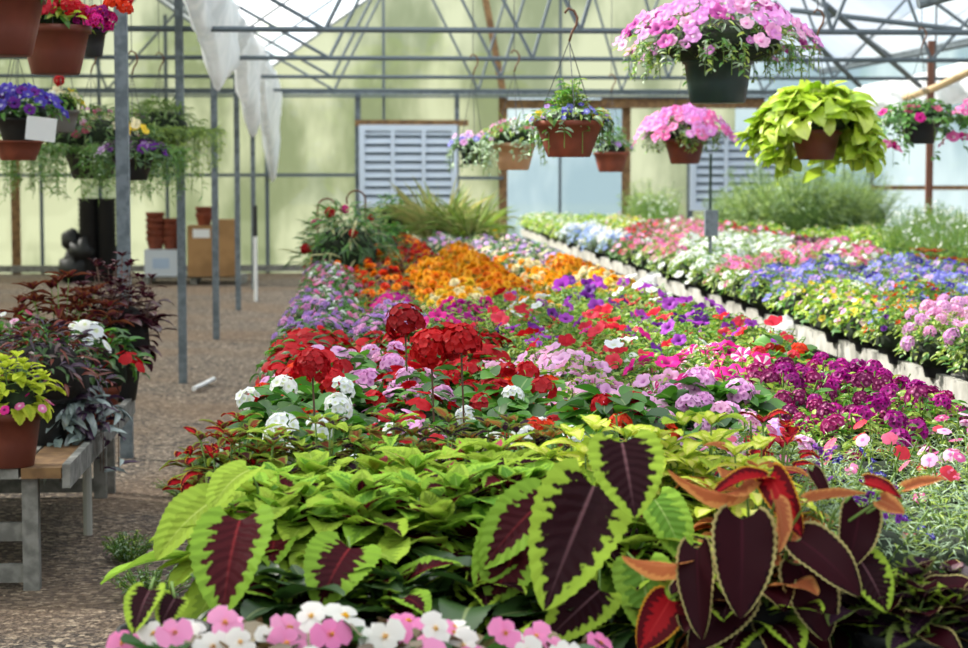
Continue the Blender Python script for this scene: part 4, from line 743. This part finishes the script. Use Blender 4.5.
# lower right leafy filler beside lobelia
for px, Y, s, lab in ((800, 4.3, .95, 'behind the dark hearted leaves'),):
    place_plant('silver' if px != 925 else 'lob', (gx_(px, Y), Y, BZ), 'silvery bedding plant with small leaves, %s of the bed' % lab, None, True, sc=s)
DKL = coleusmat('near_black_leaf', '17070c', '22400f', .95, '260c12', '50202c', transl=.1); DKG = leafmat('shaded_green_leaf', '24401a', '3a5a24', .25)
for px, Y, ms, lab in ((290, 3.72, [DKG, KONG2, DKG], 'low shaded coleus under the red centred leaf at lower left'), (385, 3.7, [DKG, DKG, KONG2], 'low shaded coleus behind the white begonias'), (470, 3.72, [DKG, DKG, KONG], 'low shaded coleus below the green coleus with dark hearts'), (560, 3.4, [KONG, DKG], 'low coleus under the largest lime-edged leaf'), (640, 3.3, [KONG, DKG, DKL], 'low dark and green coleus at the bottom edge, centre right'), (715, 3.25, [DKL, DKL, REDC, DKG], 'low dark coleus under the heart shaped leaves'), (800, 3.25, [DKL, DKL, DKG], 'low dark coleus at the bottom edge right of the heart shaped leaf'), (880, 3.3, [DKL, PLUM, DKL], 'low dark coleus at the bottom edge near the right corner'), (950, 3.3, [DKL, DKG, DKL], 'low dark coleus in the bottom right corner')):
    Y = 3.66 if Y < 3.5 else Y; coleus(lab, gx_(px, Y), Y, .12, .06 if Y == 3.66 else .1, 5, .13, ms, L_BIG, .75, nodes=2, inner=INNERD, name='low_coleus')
# begonias along the bottom edge
BEGP = petal('begonia_pink', 'f6a6d2', 'ee84be'); BEGW = petal('begonia_white', 'f6f4f0', 'eceae4')
BRZ = leafmat('bronze', '5a4028', '6b5a2c', .2, .12)
for i, (px, py) in enumerate(((165, 640), (240, 634), (325, 630), (410, 636), (480, 644), (555, 655))):
    p = at(px, py, 3.25); t = thing('begonia', ['leftmost begonia at the bottom edge', 'pink begonia second from left at the bottom edge', 'pink and white begonia at the bottom edge below the red centred leaf', 'white begonia at the bottom edge, centre left', 'pink begonia at the bottom edge, centre', 'rightmost begonia at the bottom edge'][i] + ' with bronze leaves', 'flowering plant', (p.x, 3.3, BZ))
    link('nursery_pot', pot_mesh(.07, .1, BLACK), t); h = p.z - BZ - .1; m = MB(); fol_dome(m, .11, max(.04, h - .005), 60, .06, .9, L_RD, [BRZ, G3, BRZ], .08, inner=INNERD); m.obj('foliage', t, True)
    for j, (pp, nv) in enumerate(dome_pts(7, .11, h, .10, .95)):
        nv = (nv + Vector((0, -.8, 0))).normalized(); e = (nv.to_track_quat('Z', 'Y').to_matrix() @ Matrix.Rotation(U(0, 6.28), 3, 'Z')).to_euler()
        link('flower', flower_mesh('begonia', BEGP if (i + j) % 2 else BEGW, 0), t, pp, e, .034 * U(.8, 1.15))
# ------------------------------------------------------------------ left aisle bench and its plants
t = thing('potting_bench', 'weathered low wooden bench beside the aisle on the left', 'bench', (-1.75, 8.7, 0)); z = .475
m = MB()
for i in range(8): m.box((-.6 + i * .16 + .08, 0, z - .02), (.15, 2.3, .04), WOOD if i % 2 else GREYWOOD)
m.obj('slatted_top', t)
m = MB(); m.box((.695, 0, z - .03), (.03, 2.32, .09), GREYWOOD); m.obj('edge_board', t)
for sx_ in (-.58, .55):
    for sy in (-1.08, 1.05): m = MB(); m.box((sx_, sy, (z - .04) / 2), (.06, .06, z - .04), GREYWOOD); m.obj('leg', t)
for zz in (.22, .06):
    for sy in (-1.08, 1.05): m = MB(); m.box((0, sy + .02, zz), (1.1, .03, .07), GREYWOOD); m.obj('cross_rail', t)
m = MB(); m.tube([(0, 0, 0), (0, 0, .62)], .02, plain('pale_pvc', 'b8b8ae', .5), 10); o = m.obj('pale_pole'); p = at(88, 533, 8.75); o.location = (p.x, p.y, 0); tag(o, 'pale upright pole at the edge of the low aisle bench', 'pole')
m = MB(); m.box((0, 0, .25), (.07, .05, .5), GREYWOOD); o = m.obj('wooden_stake'); p = at(108, 490, 9.9); o.location = (p.x + .0, p.y, 0); tag(o, 'grey wooden upright just in front of the nearest steel post', 'stake')
ZB = z
def bplant(name, label, cat, px, Y, pot, build, extra=None, z=ZB): return custom(name, label, cat, px, 400, Y, build, pot, z, extra)
YC2 = [coleusmat('yellow_green_leaf', 'b8c83a', 'c8d448', .5, 'a8bc34', 'e0e080')]
bplant('yellow_coleus', 'yellow green coleus in a terracotta pot on the low bench at the left edge', 'foliage plant', 10, 7.62, (.12, .21, TERRA, 0), lambda m, z: fol_coleus(m, .18, .26, 9, .1, YC2, L_COL, .7, z), lambda t, z: flowers(t, 7, .15, .06, z + .02, 'impatiens', [PNK, HOT], .022, c=(.08, -.08)))
bplant('dark_leaf_plant', 'bushy dark brown leaved plant in a black pot behind the yellow coleus', 'foliage plant', 45, 8.25, (.13, .2, BLACK, 0), lambda m, z: fol_dome(m, .27, .32, 420, .07, .35, L_LA + L_OV, [GB, GV, G3, GR], z, inner=INNERD))
bplant('pale_flowered_plant', 'low plant with small pale flowers behind the dark leaved one at left', 'flowering plant', 12, 8.9, (.12, .2, BLACK, 0), lambda m, z: fol_dome(m, .25, .3, 180, .06, .5, L_OV, [G3, G1], z), lambda t, z: flowers(t, 14, .25, .32, z, 'impatiens', [LPK, WHT, ROSE], .018))
bplant('silver_leaf_plant', 'trailing plant with silver striped dark leaves at the bench edge', 'foliage plant', 72, 8.35, (.1, .16, BLACK, 0), lambda m, z: (fol_strands(m, .12, 30, .1, .3, .1, .45, L_OV, [GSV, GSV, GV], .05, z, STEMD, 8), fol_dome(m, .13, .12, 50, .09, .45, L_OV, [GSV, GV], z, inner=INNERD)))
bplant('white_impatiens', 'white and red impatiens in a terracotta pot on the low bench', 'flowering plant', 98, 8.85, (.1, .17, TERRA2, 0), lambda m, z: fol_dome(m, .19, .28, 140, .08, .45, L_OV, [G3, G1, G3], z), lambda t, z: (flowers(t, 16, .1, .22, z + .1, 'impatiens', [WHT], .032, c=(-.03, -.13)), flowers(t, 6, .1, .12, z + .06, 'impatiens', [DRED, RED], .034, c=(.13, -.1)), flowers(t, 3, .05, .1, z + .12, 'impatiens', [HOT], .034, c=(-.17, -.1))))
bplant('burgundy_coleus', 'large brown striped coleus on the low bench behind the white impatiens', 'foliage plant', 62, 9.3, (.12, .2, BLACK, 0), lambda m, z: fol_coleus(m, .3, .47, 14, .16, [coleusmat('brown_stripe', '5a1c24', '6a3a22', .5, '401420', 'a06048')], L_COL, .42, z, inner=INNERD))
bplant('burgundy_coleus', 'dark burgundy coleus reaching in front of the nearest steel post', 'foliage plant', 118, 9.75, (.12, .2, BLACK, 0), lambda m, z: fol_coleus(m, .28, .56, 20, .1, [GB, coleusmat('deep_burgundy', '2c0d18', '4a1826', .7)], L_COL, .85, z, 6, inner=INNERD, stem=STEMD))
# ------------------------------------------------------------------ things at the far end on the gravel
def stand(px, Y): return at(px, 200, Y).x
Yb = 28.2
t = thing('pot_stack', 'tall stack of black plastic pots standing beyond the left baskets', 'pot stack', (stand(97, Yb), Yb, 0))
for s_ in (-.12, .12):
    m = MB()
    for i in range(16): m.lathe([(.12, 0), (.125, .01), (.14, .06), (.145, .07), (.15, .08)], BLACK, 20, c=(s_, 0, .02 + i * .072))
    m.obj('nested_pots', t)
t = thing('black_bag_heap', 'heap of black plastic bags beside the black pot stack', 'bag', (stand(74, Yb), Yb, 0)); m = MB()
for (x, y, z_, r_) in ((0, 0, .2, .26), (.12, -.05, .45, .2), (-.05, .05, .6, .15), (.5, .1, .3, .2)):
    for d in [0]:
        V = []; k = 12
        for a in range(7):
            for b_ in range(k):
                th = math.pi * a / 6; ph = 2 * math.pi * b_ / k; rr = r_ * U(.7, 1.2); V.append((x + rr * math.sin(th) * math.cos(ph), y + rr * math.sin(th) * math.sin(ph), max(0, z_ + rr * math.cos(th))))
        m.raw(V, [(a * k + b_, a * k + (b_ + 1) % k, (a + 1) * k + (b_ + 1) % k, (a + 1) * k + b_) for a in range(6) for b_ in range(k)], BLACK)
m.obj('bags', t, True)
t = thing('pallet', 'low wooden pallet under the boxes at the far end', 'pallet', (stand(195, Yb), Yb, 0)); m = MB()
for i in range(5): m.box((0, -.4 + i * .2, .1), (1.4, .14, .025), GREYWOOD)
m.obj('deck', t); 
for x in (-.65, 0, .65): m = MB(); m.box((x, 0, .044), (.09, .95, .086), GREYWOOD); m.obj('runner', t)
def boxthing(name, label, px0, px1, py0, y, mat, z0=.113, d=.4):
    x0, x1 = stand(px0, y), stand(px1, y); zt = at(px0, py0, y).z; h = zt - z0; t = thing(name, label, 'box', ((x0 + x1) / 2, y, z0)); W = x1 - x0
    m = MB(); m.box((0, 0, h / 2), (W, d, h), mat); m.obj('body', t); 
    m = MB(); m.box((0, -d * .26, h + .006), (W * .98, d * .47, .008), mat); m.box((0, d * .26, h + .006), (W * .98, d * .47, .008), mat); m.obj('flaps', t)
    return t, W, h, d
T1 = boxthing('white_box', 'white box on the pallet at the far end, left of the cardboard box', 145, 178, 250, 27.9, plain('white_box', 'c8d0da', .7))
m = MB(); m.box((0, -T1[3] / 2 - .002, T1[2] / 2), (T1[1] * .5, .003, T1[2] * .4), plain('pale_blue_label', 'a9bcd6', .7)); m.obj('sticker', T1[0])
T2 = boxthing('cardboard_box', 'large brown cardboard box on the pallet, front one', 188, 216, 226, 27.8, CARD); m = MB(); m.box((0, -T2[3] / 2 - .002, T2[2] * .86), (T2[1] * .6, .003, T2[2] * .17), WHITE); m.obj('sticker', T2[0])
boxthing('cardboard_box', 'brown cardboard box on the pallet, right one with raised top', 216.5, 238, 220, 27.8, CARD)
def tstack(label, px, y, z0, n, r=.13):
    t = thing('terracotta_pot_stack', label, 'pot stack', (stand(px, y), y, z0)); m = MB()
    for i in range(n): m.lathe([(r * .7, 0), (r * .75, .02), (r * .93, .12), (r, .125), (r, .17)], TERRA2, 20, c=(0, 0, i * .085))
    m.obj('nested_pots', t, True)
zt = at(150, 250, 27.9).z + .012
for px, n, lab in ((155, 5, 'left terracotta pot stack on the white box'), (171, 4, 'right terracotta pot stack on the white box')): tstack(lab, px, 27.9, zt, n)
tstack('short terracotta pot stack on top of the brown cardboard box', 204, 27.8, at(200, 226, 27.8).z + .01, 2, .12)
t = thing('marker_stake', 'thin stake, white below and black above, in the gravel by the far posts', 'stake', (stand(255, 24.2), 24.2, 0)); m = MB(); m.tube([(0, 0, 0), (0, 0, .78)], .022, WHITE, 8); m.obj('lower_half', t); m = MB(); m.tube([(0, 0, .78), (0, 0, 1.15)], .026, BLACK, 8); m.obj('upper_half', t)
p = at(205, 385, 14.7); m = MB(); m.tube([(0, 0, .03), (.06, .35, .03), (.1, .6, .035)], .018, WHITE, 8); o = m.obj('white_stick'); o.location = (p.x - .05, p.y - .4, 0); tag(o, 'short white stick lying on the gravel aisle', 'stick')
# weeds
for px, py, r_, lab in ((188, 498, .15, 'patch of small green weeds at the bench foot in the aisle'), (150, 600, .16, 'patch of small green weeds at the lower left bench foot'), (200, 470, .1, 'small green weed patch farther along the bench foot'), (128, 560, .1, 'thin weed patch in the gravel at lower left')):
    Yw = F * EYE / (py - 168); p = at(px, py, Yw); m = MB(); fol_upright(m, r_, .12, 60, .025, .4, L_OV, [G1, GS, G2], leaves=8); o = m.obj('weed_patch', None, True); o.location = (p.x, p.y, 0); tag(o, lab, 'weeds', kind='stuff')
# ------------------------------------------------------------------ light
sun = bpy.data.lights.new('sun', 'SUN'); so = bpy.data.objects.new('sun', sun); C.objects.link(so); sun.energy = 18; sun.angle = .02; sun.color = (1, .96, .88)
d = Vector((-.98, .62, 1.0)); so.rotation_euler = d.to_track_quat('Z', 'Y').to_euler()
w = bpy.data.worlds.new('world'); bpy.context.scene.world = w; w.use_nodes = True; nt = w.node_tree; nt.nodes.clear(); out = nt.nodes.new('ShaderNodeOutputWorld'); bg = nt.nodes.new('ShaderNodeBackground'); tc = nt.nodes.new('ShaderNodeTexCoord'); nz = nt.nodes.new('ShaderNodeTexNoise'); nz.inputs['Scale'].default_value = 2.2; nz.inputs['Detail'].default_value = 5
cr = nt.nodes.new('ShaderNodeValToRGB'); cr.color_ramp.elements[0].position = .4; cr.color_ramp.elements[1].position = .6; cr.color_ramp.elements[0].color = lin('b5cbe6'); cr.color_ramp.elements[1].color = lin('f4f6f8')
nt.links.new(tc.outputs['Generated'], nz.inputs['Vector']); nt.links.new(nz.outputs[0], cr.inputs[0]); nt.links.new(cr.outputs[0], bg.inputs[0]); bg.inputs[1].default_value = 1.05; nt.links.new(bg.outputs[0], out.inputs[0])
sc = bpy.context.scene; sc.view_settings.view_transform = 'Standard'; sc.view_settings.look = 'None'; sc.view_settings.exposure = 0
sc.cycles.max_bounces = 8; sc.cycles.diffuse_bounces = 3; sc.cycles.transparent_max_bounces = 12; sc.cycles.sample_clamp_indirect = 4; sc.cycles.caustics_reflective = False; sc.cycles.caustics_refractive = False
